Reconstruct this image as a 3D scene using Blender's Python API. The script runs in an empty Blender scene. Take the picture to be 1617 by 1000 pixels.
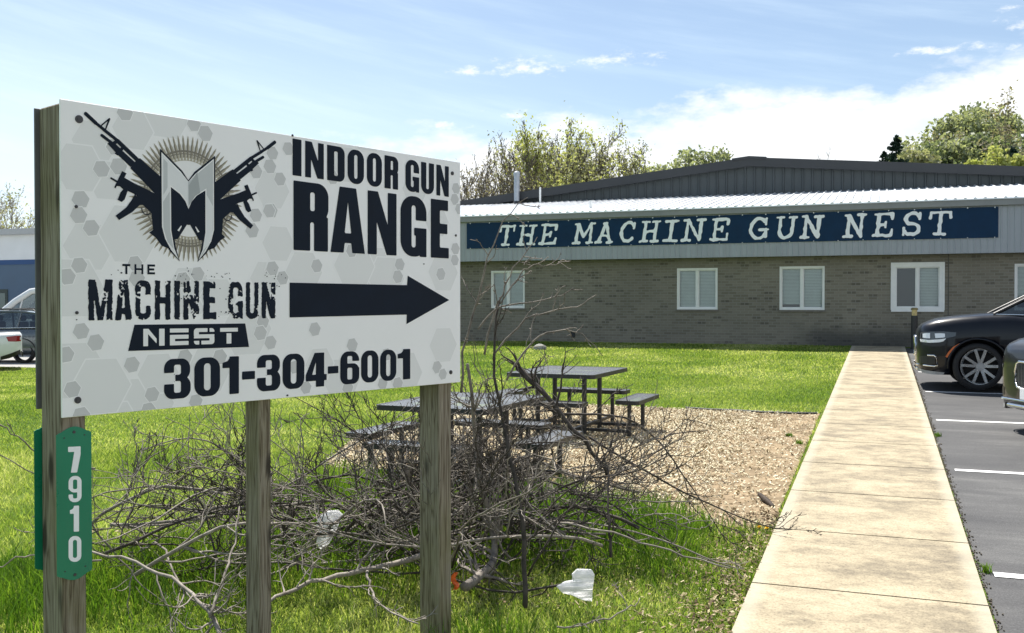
import bpy, math, random
import numpy as np
from mathutils import Vector, Matrix
from mathutils.geometry import tessellate_polygon
random.seed(7); rng = np.random.default_rng(7)
SC = bpy.context.scene; COL = SC.collection
V = lambda *a: np.array(a, float)

# ------------------------------------------------------------------ camera
EYE = 1.9; FOC = 1543.; SLOPE = .0267
TH = math.atan((1392-808.5)/FOC); PT = math.atan(22/FOC)
cam = bpy.data.objects.new('camera', bpy.data.cameras.new('camera')); COL.objects.link(cam)
cam.location = (0, 0, EYE); cam.rotation_euler = (math.pi/2-PT, 0, TH)
cam.data.sensor_width = 36; cam.data.lens = FOC/1617*36; cam.data.clip_start = .1; cam.data.clip_end = 6000
SC.camera = cam
# ------------------------------------------------------------------ exposure, sun, sky
SUN_EL, SUN_AZ = math.radians(60), math.radians(-36)      # azimuth measured from +Y towards +X
SC.view_settings.view_transform = 'Standard'; SC.view_settings.look = 'None'
SC.view_settings.gamma = 1; SC.view_settings.exposure = 1.08
SC.cycles.use_denoising = True
SC.cycles.max_bounces = 8; SC.cycles.transparent_max_bounces = 12
sun = bpy.data.objects.new('sun', bpy.data.lights.new('sun', 'SUN')); COL.objects.link(sun)
sun.data.energy = 4.5; sun.data.angle = math.radians(.53); sun.data.color = (1, .955, .88)
sd = Vector((math.cos(SUN_EL)*math.sin(SUN_AZ), math.cos(SUN_EL)*math.cos(SUN_AZ), math.sin(SUN_EL)))
sun.rotation_euler = sd.to_track_quat('Z', 'Y').to_euler(); sun.location = (0, 0, 30)

class NT:
    """tiny node-tree helper"""
    def __init__(s, tree): s.t = tree; s.n = tree.nodes; s.l = tree.links
    def new(s, typ, ins=None, **kw):
        n = s.n.new(typ)
        for k, v in kw.items(): setattr(n, k, v)
        for k, v in (ins or {}).items(): s.put(n, k, v)
        return n
    def put(s, n, k, v):
        i = n.inputs[k]
        if isinstance(v, bpy.types.NodeSocket): s.l.new(v, i)
        elif isinstance(v, bpy.types.Node): s.l.new(v.outputs[0], i)
        else: i.default_value = v
    def m(s, op, a, b=0., c=0., clamp=False):
        n = s.new('ShaderNodeMath', {0: a, 1: b, 2: c}, operation=op, use_clamp=clamp); return n.outputs[0]
    def noise(s, vec, scale, detail=4, rough=.55, out=0):
        n = s.new('ShaderNodeTexNoise', {'Scale': scale, 'Detail': detail, 'Roughness': rough})
        if vec is not None: s.put(n, 'Vector', vec)
        return n.outputs[out]
    def ramp(s, fac, stops, interp='LINEAR'):
        n = s.new('ShaderNodeValToRGB', {0: fac}); cr = n.color_ramp; cr.interpolation = interp
        while len(cr.elements) < len(stops): cr.elements.new(.5)
        for e, (p, c) in zip(cr.elements, stops):
            e.position = p; e.color = (*c, 1) if len(c) == 3 else c
        return n.outputs[0]
    def mix(s, fac, a, b, typ='MIX'):
        n = s.new('ShaderNodeMix', data_type='RGBA', blend_type=typ)
        s.put(n, 0, fac); s.put(n, 6, a if not isinstance(a, tuple) else (*a, 1)); s.put(n, 7, b if not isinstance(b, tuple) else (*b, 1))
        return n.outputs[2]
    def smooth(s, x, lo, hi):
        n = s.new('ShaderNodeMapRange', {0: x, 1: lo, 2: hi, 3: 0., 4: 1.}, interpolation_type='SMOOTHSTEP'); return n.outputs[0]

world = bpy.data.worlds.new('World'); SC.world = world; world.use_nodes = True
W = NT(world.node_tree); W.n.clear()
sky = W.new('ShaderNodeTexSky', sky_type='NISHITA', sun_disc=False, sun_elevation=SUN_EL, sun_rotation=SUN_AZ,
            altitude=100, air_density=1.0, dust_density=.6, ozone_density=1.6)
tc = W.new('ShaderNodeTexCoord').outputs['Generated']
rot = W.new('ShaderNodeVectorRotate', {'Vector': tc, 'Angle': -TH}, rotation_type='Z_AXIS').outputs[0]
sp = W.new('ShaderNodeSeparateXYZ', {0: rot})
az = W.m('ARCTAN2', sp.outputs[0], sp.outputs[1]); el = W.m('ARCSINE', sp.outputs[2])
stv = W.new('ShaderNodeCombineXYZ', {0: az, 1: W.m('MULTIPLY', el, 2.2), 2: 0.}).outputs[0]
n1 = W.noise(stv, 7, 8, .62); n2 = W.noise(stv, 22, 6, .6)
# cumulus bank rising to the right
line = W.m('ADD', W.m('MULTIPLY', az, .105), .178)
d = W.m('SUBTRACT', line, el)
d = W.m('ADD', d, W.m('MULTIPLY', W.m('SUBTRACT', n1, .5), .12))
d = W.m('ADD', d, W.m('MULTIPLY', W.m('SUBTRACT', n2, .5), .06))
bank = W.smooth(d, -.012, .034)
side = W.smooth(az, -.26, -.06)
bank = W.m('MULTIPLY', bank, W.m('ADD', W.m('MULTIPLY', side, .85), .15))
# grey-blue hollows inside the bank
hol = W.smooth(W.noise(stv, 9, 7, .6, 0), .44, .70)
bank_d = W.m('SUBTRACT', bank, W.m('MULTIPLY', hol, .42), clamp=True)
# small puffs
puffs = None
for (pa, pe, wa, we) in ((.022, .236, .055, .014), (.085, .240, .026, .010), (.128, .243, .042, .010), (-.04, .232, .035, .008),
                         (-.003, .190, .040, .007), (-.07, .178, .05, .006), (.41, .232, .05, .006), (.475, .228, .03, .007), (.50, .252, .05, .02)):
    q = W.m('ADD', W.m('POWER', W.m('DIVIDE', W.m('SUBTRACT', az, pa), wa), 2.), W.m('POWER', W.m('DIVIDE', W.m('SUBTRACT', el, pe), we), 2.))
    q = W.m('SUBTRACT', 1., q)
    q = W.m('MAXIMUM', q, -2.)
    puffs = q if puffs is None else W.m('MAXIMUM', puffs, q)
nfine = W.noise(stv, 42, 6, .65)
puff = W.smooth(W.m('ADD', puffs, W.m('MULTIPLY', W.m('SUBTRACT', nfine, .62), 4.5)), -.1, 1.5)
# cirrus veil, thicker to the left and towards the horizon
stc = W.new('ShaderNodeVectorRotate', {'Vector': stv, 'Angle': .42}, rotation_type='Z_AXIS').outputs[0]
stc = W.new('ShaderNodeMapping', {'Vector': stc, 'Scale': (1.3, 7., 1.)}).outputs[0]
ci = W.smooth(W.noise(stc, 2.6, 8, .6), .38, .8)
veil = W.m('MULTIPLY', ci, .24)
leftv = W.m('MULTIPLY', W.smooth(az, .25, -.55), W.smooth(el, .36, .06))
veil = W.m('ADD', W.m('ADD', veil, .08), W.m('MULTIPLY', leftv, .75), clamp=True)
low = W.m('MULTIPLY', W.smooth(el, .20, .02), .5)
veil = W.m('MAXIMUM', veil, low)
SKYK = .066
skyc = W.new('ShaderNodeVectorMath', {0: sky.outputs[0], 'Scale': SKYK}, operation='SCALE').outputs[0]
tint = W.mix(1., skyc, (1.02, 1.0, .97), 'MULTIPLY')
c1 = W.mix(veil, tint, (.47, .56, .62))
c2 = W.mix(W.m('MAXIMUM', bank_d, W.m('MULTIPLY', puff, .95)), c1, (.56, .57, .58))
bg = W.new('ShaderNodeBackground', {0: c2, 1: 1.})
out = W.new('ShaderNodeOutputWorld', {0: bg})

# ------------------------------------------------------------------ geometry of the place
CP = V(0, 0, EYE)
RV = V(math.cos(TH), math.sin(TH), 0); F0 = V(-math.sin(TH), math.cos(TH), 0)
FW = F0*math.cos(PT)-V(0, 0, math.sin(PT)); UP = F0*math.sin(PT)+V(0, 0, math.cos(PT))
def ray(x, y): return FW+(x-808.5)/FOC*RV+(500-y)/FOC*UP
def at(x, y, t): return CP+t*ray(x, y)
WALL_Y = 27.6
def gz(x, y):
    x = np.asarray(x, float); y = np.asarray(y, float)
    w = np.clip((x+23)/13, 0, 1); w = w*w*(3-2*w)
    return SLOPE*np.clip(y, -12, WALL_Y)*w
def on_ground(px, py, h=0.):
    d = ray(px, py); t = 1.
    for _ in range(60):
        p = CP+t*d; t = t+(p[2]-h-float(gz(p[0], p[1])))/max(.02, -d[2]+SLOPE*d[1])*.8
    return CP+t*d
def on_y(px, py, Y): d = ray(px, py); return CP+d*Y/d[1]

# ------------------------------------------------------------------ object helpers
def setp(o, label=None, cat=None, group=None, kind=None):
    if label: o['label'] = label
    if cat: o['category'] = cat
    if group: o['group'] = group
    if kind: o['kind'] = kind
    return o
def thing(name, label, cat, loc=(0, 0, 0), rz=0., group=None):
    o = bpy.data.objects.new(name, None); COL.objects.link(o); o.empty_display_size = .2
    o.location = tuple(float(v) for v in loc); o.rotation_euler = (0, 0, rz)
    return setp(o, label, cat, group)
def put(name, me, mat=None, parent=None, world=True):
    o = bpy.data.objects.new(name, me); COL.objects.link(o)
    if mat is not None:
        for m in (mat if isinstance(mat, (list, tuple)) else [mat]): me.materials.append(m)
    if parent is not None:
        o.parent = parent
        if world:
            root = parent; M = Matrix.Identity(4)
            chain = []
            while root is not None: chain.append(root); root = root.parent
            for c in reversed(chain):
                M = M @ c.matrix_parent_inverse @ Matrix.LocRotScale(c.location, c.rotation_euler, c.scale) if c.parent else Matrix.LocRotScale(c.location, c.rotation_euler, c.scale)
            o.matrix_parent_inverse = M.inverted()
    return o
def mesh_np(name, verts, faces, mi=None, smooth=False):
    """verts Nx3, faces: list of index lists, or an int array KxM"""
    me = bpy.data.meshes.new(name); verts = np.asarray(verts, np.float32)
    if isinstance(faces, np.ndarray):
        k, m = faces.shape
        me.vertices.add(len(verts)); me.vertices.foreach_set('co', verts.ravel())
        me.loops.add(k*m); me.loops.foreach_set('vertex_index', faces.astype(np.int32).ravel())
        me.polygons.add(k); me.polygons.foreach_set('loop_start', np.arange(0, k*m, m, dtype=np.int32))
        me.polygons.foreach_set('loop_total', np.full(k, m, np.int32))
    else:
        me.from_pydata([tuple(map(float, v)) for v in verts], [], [tuple(int(i) for i in f) for f in faces])
    if mi is not None: me.polygons.foreach_set('material_index', np.asarray(mi, np.int32))
    me.update(calc_edges=True)
    if smooth: me.polygons.foreach_set('use_smooth', np.ones(len(me.polygons), bool))
    me.validate()
    return me
class MB:
    """collects shapes, then links them as one mesh object"""
    def __init__(s): s.v = []; s.f = []; s.m = []
    def add(s, verts, faces, m=0):
        b = len(s.v); s.v.extend([tuple(map(float, p)) for p in verts]); s.f.extend([[b+i for i in f] for f in faces]); s.m.extend([m]*len(faces)); return s
    def box(s, lo, hi, m=0, M=None):
        x0, y0, z0 = lo; x1, y1, z1 = hi
        p = [(x0, y0, z0), (x1, y0, z0), (x1, y1, z0), (x0, y1, z0), (x0, y0, z1), (x1, y0, z1), (x1, y1, z1), (x0, y1, z1)]
        if M is not None: p = [M @ Vector(q) for q in p]
        return s.add(p, [(0, 3, 2, 1), (4, 5, 6, 7), (0, 1, 5, 4), (1, 2, 6, 5), (2, 3, 7, 6), (3, 0, 4, 7)], m)
    def bbox(s, lo, hi, b=.01, m=0, M=None):
        """box with chamfered edges"""
        lo = np.array(lo, float); hi = np.array(hi, float); c = (lo+hi)/2; h = (hi-lo)/2; b = min(b, h.min()*.9)
        import itertools
        vs = []; idx = {}
        for sg in itertools.product((-1, 1), repeat=3):
            for ax in range(3):
                q = [sg[i]*(h[i]-(0 if i == ax else b)) for i in range(3)]
                idx[(sg, ax)] = len(vs); vs.append(c+np.array(q))
        fs = []
        for ax in range(3):
            o1, o2 = [i for i in range(3) if i != ax]
            for s0 in (-1, 1):
                ring = []
                for (a, d) in ((-1, -1), (1, -1), (1, 1), (-1, 1)):
                    sg = [0, 0, 0]; sg[ax] = s0; sg[o1] = a; sg[o2] = d; ring.append(idx[(tuple(sg), ax)])
                fs.append(ring)
        for ax in range(3):
            o1, o2 = [i for i in range(3) if i != ax]
            for a in (-1, 1):
                for d in (-1, 1):
                    s1 = [0, 0, 0]; s1[o1] = a; s1[o2] = d; s2 = list(s1); s1[ax] = -1; s2[ax] = 1
                    s1, s2 = tuple(s1), tuple(s2)
                    fs.append([idx[(s1, o1)], idx[(s2, o1)], idx[(s2, o2)], idx[(s1, o2)]])
        for sg in itertools.product((-1, 1), repeat=3): fs.append([idx[(sg, 0)], idx[(sg, 1)], idx[(sg, 2)]])
        if M is not None: vs = [M @ Vector(q) for q in vs]
        return s.add(vs, fs, m)
    def cyl(s, p, q, r, n=12, m=0, r2=None, cap=True):
        p = np.array(p, float); q = np.array(q, float); r2 = r if r2 is None else r2
        t = (q-p)/max(1e-9, np.linalg.norm(q-p)); a = V(1, 0, 0) if abs(t[0]) < .8 else V(0, 1, 0)
        u = np.cross(t, a); u /= np.linalg.norm(u); w = np.cross(t, u)
        ang = [2*math.pi*i/n for i in range(n)]
        vs = [p+r*(math.cos(k)*u+math.sin(k)*w) for k in ang]+[q+r2*(math.cos(k)*u+math.sin(k)*w) for k in ang]
        fs = [(i, (i+1) % n, n+(i+1) % n, n+i) for i in range(n)]
        if cap: fs += [tuple(range(n-1, -1, -1)), tuple(range(n, 2*n))]
        return s.add(vs, fs, m)
    def lathe(s, prof, c=(0, 0, 0), axis='z', n=24, m=0):
        vs = []; fs = []; k = len(prof)
        for i in range(n):
            a = 2*math.pi*i/n
            for (r, h) in prof:
                p = (r*math.cos(a), r*math.sin(a), h)
                if axis == 'y': p = (p[0], p[2], p[1])
                if axis == 'x': p = (p[2], p[0], p[1])
                vs.append((c[0]+p[0], c[1]+p[1], c[2]+p[2]))
        for i in range(n):
            for j in range(k-1):
                a, b = i*k+j, ((i+1) % n)*k+j; fs.append((a, b, b+1, a+1))
        return s.add(vs, fs, m)
    def build(s, name, mat, parent=None, world=True, smooth=False):
        me = mesh_np(name, s.v, s.f, s.m, smooth); fix_normals(me)
        return put(name, me, mat, parent, world)
def fix_normals(me):
    import bmesh
    b = bmesh.new(); b.from_mesh(me); bmesh.ops.recalc_face_normals(b, faces=b.faces); b.to_mesh(me); b.free()
def tubes(lines, sides=4):
    """lines: list of (P nx3, R n) -> one big quad mesh (verts, faces)"""
    groups = {}
    for P, R in lines: groups.setdefault(len(R), []).append((P, R))
    VV = []; FF = []; base = 0
    for n, g in groups.items():
        P = np.array([a for a, _ in g], float); R = np.array([b for _, b in g], float); K = len(g)
        T = np.gradient(P, axis=1); T /= np.linalg.norm(T, axis=2, keepdims=True)+1e-9
        ref = np.where(np.abs(T[:, :1, 2:3]) < .8, V(0, 0, 1), V(1, 0, 0)); ref = np.broadcast_to(ref, T.shape)
        U = np.cross(T, ref); U /= np.linalg.norm(U, axis=2, keepdims=True)+1e-9; Wv = np.cross(T, U)
        a = np.arange(sides)*2*math.pi/sides
        ring = P[:, :, None, :]+R[:, :, None, None]*(np.cos(a)[:, None]*U[:, :, None, :]+np.sin(a)[:, None]*Wv[:, :, None, :])
        VV.append(ring.reshape(-1, 3))
        k = np.arange(K)[:, None, None]; i = np.arange(n-1)[None, :, None]; j = np.arange(sides)[None, None, :]; j2 = (j+1) % sides
        o = base+k*n*sides
        f = np.stack([o+i*sides+j, o+i*sides+j2, o+(i+1)*sides+j2, o+(i+1)*sides+j], -1)
        FF.append(np.broadcast_to(f, (K, n-1, sides, 4)).reshape(-1, 4)); base += K*n*sides
    return np.concatenate(VV), np.concatenate(FF)

# ------------------------------------------------------------------ materials
def mat(name, col=(.5, .5, .5), rough=.6, metal=0., spec=.5, coat=0.):
    m = bpy.data.materials.new(name); m.use_nodes = True; t = NT(m.node_tree)
    p = m.node_tree.nodes['Principled BSDF']
    p.inputs['Base Color'].default_value = (*col, 1); p.inputs['Roughness'].default_value = rough
    p.inputs['Metallic'].default_value = metal; p.inputs['Specular IOR Level'].default_value = spec
    p.inputs['Coat Weight'].default_value = coat; p.inputs['Coat Roughness'].default_value = .04
    return m, t, p
def plain(*a, **k): return mat(*a, **k)[0]
def varied(name, col, rough=.6, metal=0., amt=.25, scale=6, spec=.5, bump=0., bscale=60, coat=0., stretch=None):
    m, t, p = mat(name, col, rough, metal, spec, coat)
    oc = t.new('ShaderNodeTexCoord').outputs['Object']
    if stretch: oc = t.new('ShaderNodeMapping', {'Vector': oc, 'Scale': stretch}).outputs[0]
    n = t.noise(oc, scale, 6, .6)
    lo = tuple(c*(1-amt) for c in col); hi = tuple(min(1, c*(1+amt)) for c in col)
    t.put(p, 'Base Color', t.ramp(n, [(.3, lo), (.7, hi)]))
    t.put(p, 'Roughness', t.m('ADD', t.m('MULTIPLY', t.m('SUBTRACT', n, .5), .3), rough))
    if bump:
        b = t.new('ShaderNodeBump', {'Strength': bump, 'Distance': .01, 'Height': t.noise(oc, bscale, 5, .6)}); t.put(p, 'Normal', b)
    return m

def m_wood():
    m, t, p = mat('weathered_timber', rough=.85, spec=.2)
    oc = t.new('ShaderNodeTexCoord').outputs['Object']
    warp = t.new('ShaderNodeVectorMath', {0: oc, 1: t.new('ShaderNodeVectorMath', {0: t.noise(oc, 2.2, 2, .5, 1), 'Scale': .05}, operation='SCALE').outputs[0]}, operation='ADD').outputs[0]
    g = t.noise(t.new('ShaderNodeMapping', {'Vector': warp, 'Scale': (26, 26, .9)}).outputs[0], 1., 3, .5)
    rings = t.m('ABSOLUTE', t.m('SUBTRACT', t.m('FRACT', t.m('MULTIPLY', g, 7.)), .5))
    fine = t.noise(t.new('ShaderNodeMapping', {'Vector': oc, 'Scale': (190, 190, 3)}).outputs[0], 1., 4, .6)
    big = t.noise(oc, 3.0, 4)
    c = t.ramp(rings, [(.0, (.115, .092, .066)), (.18, (.225, .192, .145)), (.5, (.31, .275, .22))])
    c = t.mix(.6, c, t.ramp(fine, [(.3, (.62, .62, .60)), (.7, (1.2, 1.2, 1.16))]), 'MULTIPLY')
    c = t.mix(t.smooth(big, .40, .7), c, t.mix(1., c, (.82, .84, .68), 'MULTIPLY'))
    vo = t.new('ShaderNodeTexVoronoi', {'Vector': t.new('ShaderNodeMapping', {'Vector': oc, 'Scale': (8, 8, 2.6)}).outputs[0], 'Scale': 1.}).outputs[0]
    c = t.mix(t.smooth(vo, .24, .10), c, (.05, .042, .032))
    t.put(p, 'Base Color', c)
    b = t.new('ShaderNodeBump', {'Strength': .5, 'Distance': .004, 'Height': fine}); t.put(p, 'Normal', b)
    return m
def m_brick():
    m, t, p = mat('grey_brick', rough=.9, spec=.2)
    oc = t.new('ShaderNodeTexCoord').outputs['Object']
    s = t.new('ShaderNodeSeparateXYZ', {0: oc})
    v = t.new('ShaderNodeCombineXYZ', {0: s.outputs[0], 1: s.outputs[2], 2: 0.}).outputs[0]
    br = t.new('ShaderNodeTexBrick', {'Vector': v, 'Scale': 1., 'Mortar Size': .008, 'Mortar Smooth': .2, 'Bias': -.25, 'Brick Width': .215, 'Row Height': .076,
               'Color1': (.228, .208, .168, 1), 'Color2': (.160, .144, .114, 1), 'Mortar': (.25, .238, .21, 1)}, offset=.5)
    # scattered dark bricks
    rx = t.m('FLOOR', t.m('DIVIDE', s.outputs[2], .076))
    sx = t.m('ADD', t.m('DIVIDE', s.outputs[0], .215), t.m('MULTIPLY', t.m('MODULO', rx, 2.), .5))
    cell = t.new('ShaderNodeCombineXYZ', {0: t.m('FLOOR', sx), 1: rx, 2: 0.}).outputs[0]
    wn = t.new('ShaderNodeTexWhiteNoise', {0: cell}, noise_dimensions='2D').outputs[0]
    dark = t.m('MULTIPLY', t.m('GREATER_THAN', wn, .93), t.m('SUBTRACT', 1., br.outputs[1]))
    c = t.mix(t.m('MULTIPLY', dark, .5), br.outputs[0], (.065, .058, .052))
    big = t.noise(oc, .7, 5)
    c = t.mix(.6, c, t.ramp(big, [(.3, (.8, .8, .8)), (.7, (1.15, 1.15, 1.12))]), 'MULTIPLY')
    # darker band above the ground by the end of the footpath
    hgt = t.m('ADD', s.outputs[2], t.m('MULTIPLY', t.noise(oc, 2.3, 4), -.5))
    st = t.m('MULTIPLY', t.smooth(hgt, 1.15, .70), t.m('MULTIPLY', t.smooth(s.outputs[0], -2.6, -1.2), t.smooth(s.outputs[0], 1.3, .5)))
    c = t.mix(t.m('MULTIPLY', st, .7), c, (.05, .052, .055))
    t.put(p, 'Base Color', c)
    b = t.new('ShaderNodeBump', {'Strength': .6, 'Distance': .006, 'Height': t.m('SUBTRACT', 1., br.outputs[1])}); t.put(p, 'Normal', b)
    return m
def m_concrete():
    m, t, p = mat('path_concrete', rough=.9, spec=.25)
    oc = t.new('ShaderNodeTexCoord').outputs['Object']
    a = t.noise(t.new('ShaderNodeMapping', {'Vector': oc, 'Scale': (1.0, 1.5, 1)}).outputs[0], 1.6, 12, .80)
    f = t.noise(oc, 70, 4, .7); g = t.noise(oc, 17, 5, .7)
    c = t.ramp(a, [(.36, (.42, .362, .255)), (.48, (.34, .288, .198)), (.55, (.245, .207, .145)), (.66, (.15, .128, .096))])
    c = t.mix(.8, c, t.ramp(f, [(.30, (.45, .45, .45)), (.48, (1., 1., 1.)), (.68, (1.2, 1.2, 1.2))]), 'MULTIPLY')
    c = t.mix(t.m('MULTIPLY', t.smooth(g, .58, .72), .55), c, (.20, .165, .12))
    # clean pale rims
    s = t.new('ShaderNodeSeparateXYZ', {0: oc})
    e = t.m('ABSOLUTE', t.m('ADD', s.outputs[0], .08))
    c = t.mix(t.m('MULTIPLY', t.smooth(e, .52, .62), .55), c, (.44, .40, .31))
    t.put(p, 'Base Color', c)
    t.put(p, 'Normal', t.new('ShaderNodeBump', {'Strength': .35, 'Distance': .004, 'Height': f}))
    return m
def m_asphalt():
    m, t, p = mat('asphalt', rough=.85, spec=.3)
    oc = t.new('ShaderNodeTexCoord').outputs['Object']
    a = t.noise(t.new('ShaderNodeMapping', {'Vector': oc, 'Scale': (.5, 1.6, 1)}).outputs[0], 1.1, 6, .6); f = t.noise(oc, 90, 3, .75)
    c = t.ramp(a, [(.3, (.058, .058, .060)), (.55, (.088, .087, .087)), (.72, (.145, .143, .138))])
    c = t.mix(.8, c, t.ramp(f, [(.3, (.55, .55, .55)), (.55, (1., 1., 1.)), (.72, (1.6, 1.6, 1.6))]), 'MULTIPLY')
    t.put(p, 'Base Color', c)
    t.put(p, 'Normal', t.new('ShaderNodeBump', {'Strength': .5, 'Distance': .006, 'Height': f}))
    return m
def m_soil():
    m, t, p = mat('lawn_ground', rough=.95, spec=.1)
    oc = t.new('ShaderNodeTexCoord').outputs['Object']
    a = t.noise(oc, .55, 6, .6); f = t.noise(oc, 26, 4, .7)
    c = t.ramp(a, [(.3, (.045, .085, .012)), (.5, (.08, .13, .02)), (.7, (.12, .155, .03))])  # ground colour kept dark so gaps between grass blades look shaded
    c = t.mix(.7, c, t.ramp(f, [(.3, (.45, .45, .42)), (.7, (1.4, 1.4, 1.3))]), 'MULTIPLY')
    t.put(p, 'Base Color', c)
    return m
def m_leafy(name, cols, trans=.45, nscale=.6, patch=True, rough=.55):
    """grass / leaves: colour varies by patch and by blade, light shines through"""
    m, t, p = mat(name, rough=rough, spec=.25)
    oc = t.new('ShaderNodeTexCoord').outputs['Object']
    isl = t.new('ShaderNodeNewGeometry').outputs['Random Per Island']
    a = t.noise(oc, nscale, 5, .6)
    x = t.m('ADD', t.m('ADD', t.m('MULTIPLY', t.m('SUBTRACT', a, .5), 1.35), t.m('MULTIPLY', t.m('SUBTRACT', isl, .5), .42)), .5)
    k = len(cols)
    c = t.ramp(x, [(.22+.56*i/(k-1), cols[i]) for i in range(k)])
    t.put(p, 'Base Color', c)
    tr = t.new('ShaderNodeBsdfTranslucent', {0: t.mix(1., c, (1.25, 1.3, .7), 'MULTIPLY')})
    ms = t.new('ShaderNodeMixShader', {0: trans, 1: p.outputs[0], 2: tr.outputs[0]})
    t.l.new(ms.outputs[0], t.n['Material Output'].inputs[0])
    return m
def m_mulch():
    m, t, p = mat('wood_chips', rough=.9, spec=.15)
    isl = t.new('ShaderNodeNewGeometry').outputs['Random Per Island']
    t.put(p, 'Base Color', t.ramp(isl, [(0., (.12, .085, .045)), (.25, (.42, .35, .22)), (.55, (.62, .545, .37)), (1., (.78, .725, .54))]))
    oc = t.new('ShaderNodeTexCoord').outputs['Object']; c0 = p.inputs['Base Color'].links[0].from_socket
    t.put(p, 'Base Color', t.mix(t.m('MULTIPLY', t.smooth(t.noise(oc, 1.6, 6, .7), .50, .68), .55), c0, (.17, .12, .075)))
    return m
def m_bark(name, a, b, scale=9):
    m, t, p = mat(name, rough=.8, spec=.25)
    oc = t.new('ShaderNodeTexCoord').outputs['Object']
    n = t.noise(oc, scale, 5, .65)
    t.put(p, 'Base Color', t.ramp(n, [(.3, a), (.7, b)]))
    return m
def m_glass(name='window_glass', refl=.16, tint=(.93, .97, .96)):
    m, t, p = mat(name); t.n.remove(p)
    tr = t.new('ShaderNodeBsdfTransparent', {0: (*tint, 1)}); gl = t.new('ShaderNodeBsdfGlossy', {'Roughness': .03})
    fr = t.new('ShaderNodeFresnel', {0: 1.5})
    f = t.m('ADD', t.m('MULTIPLY', fr.outputs[0], .9), refl, clamp=True)
    ms = t.new('ShaderNodeMixShader', {0: f, 1: tr, 2: gl})
    t.l.new(ms.outputs[0], t.n['Material Output'].inputs[0])
    return m
WOOD = m_wood(); BRICK = m_brick(); CONC = m_concrete(); ASPH = m_asphalt(); SOIL = m_soil()
PANEL = varied('sign_panel', (.92, .92, .915), rough=.45, amt=.02, scale=3)
INK = varied('sign_ink', (.010, .016, .028), rough=.5, amt=.15, scale=8, spec=.10)
BOLT = plain('dark_bolt', (.07, .07, .075), .45, .6)
HEXS = plain('hex_grey', (.60, .605, .60), .5); HEXL = plain('hex_pale', (.81, .815, .805), .5); HEXW = plain('hex_white', (.93, .93, .925), .5)
BLACKM = varied('black_coated_metal', (.018, .019, .021), rough=.42, amt=.3, scale=20, spec=.5)
MANS = varied('grey_ribbed_metal', (.345, .365, .39), rough=.5, amt=.10, scale=1.2, stretch=(4, 1, .4))
ROOFW = varied('pale_roof_metal', (.80, .82, .84), rough=.32, metal=.25, amt=.08, scale=1., stretch=(3, .4, 1))
GUTT = varied('gutter_grey', (.25, .255, .255), rough=.5, amt=.1, scale=2)
HALLM = varied('dark_hall_siding', (.062, .072, .078), rough=.5, amt=.15, scale=.8, stretch=(3, 1, .3))
HALLT = varied('dark_hall_trim', (.030, .032, .036), rough=.55, amt=.15, scale=1)
WHITE = varied('white_frame', (.80, .80, .78), rough=.45, amt=.05, scale=5)
BLIND = varied('window_blind', (.62, .68, .65), rough=.8, amt=.06, scale=3)
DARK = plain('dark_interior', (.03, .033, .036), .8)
GLASS = m_glass(refl=.05)
NAVY = varied('navy_banner', (.009, .034, .080), rough=.6, amt=.14, scale=2.5, spec=.15)
WPAINT = varied('white_lettering', (.91, .92, .93), rough=.55, amt=.04, scale=6)
GREEN = varied('green_plate', (.006, .205, .105), rough=.32, amt=.08, scale=4)

# ------------------------------------------------------------------ 2-D shapes: distance fields -> outlines
def cap(x, y, a, b, r):
    ax, ay = a; bx, by = b; dx, dy = bx-ax, by-ay
    t = np.clip(((x-ax)*dx+(y-ay)*dy)/(dx*dx+dy*dy+1e-12), 0, 1)
    return np.hypot(x-ax-t*dx, y-ay-t*dy)-r
def lineset(x, y, pts, r):
    d = np.full(x.shape, 9.)
    for a, b in zip(pts[:-1], pts[1:]): d = np.minimum(d, cap(x, y, a, b, r))
    return d
def rbox(x, y, x0, y0, x1, y1, r=0.):
    cx, cy, hx, hy = (x0+x1)/2, (y0+y1)/2, (x1-x0)/2-r, (y1-y0)/2-r
    qx, qy = np.abs(x-cx)-hx, np.abs(y-cy)-hy
    return np.hypot(np.maximum(qx, 0), np.maximum(qy, 0))+np.minimum(np.maximum(qx, qy), 0)-r
def poly(x, y, P):
    d = np.full(x.shape, 1e9); s = np.zeros(x.shape, bool); n = len(P)
    for i in range(n):
        (ax, ay), (bx, by) = P[i-1], P[i]
        d = np.minimum(d, cap(x, y, (ax, ay), (bx, by), 0))
        if ay != by:
            c = ((ay > y) != (by > y)) & (x < (bx-ax)*(y-ay)/(by-ay)+ax); s ^= c
    return np.where(s, -d, d)
U = np.minimum
def SUB(a, b): return np.maximum(a, -b)
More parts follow.
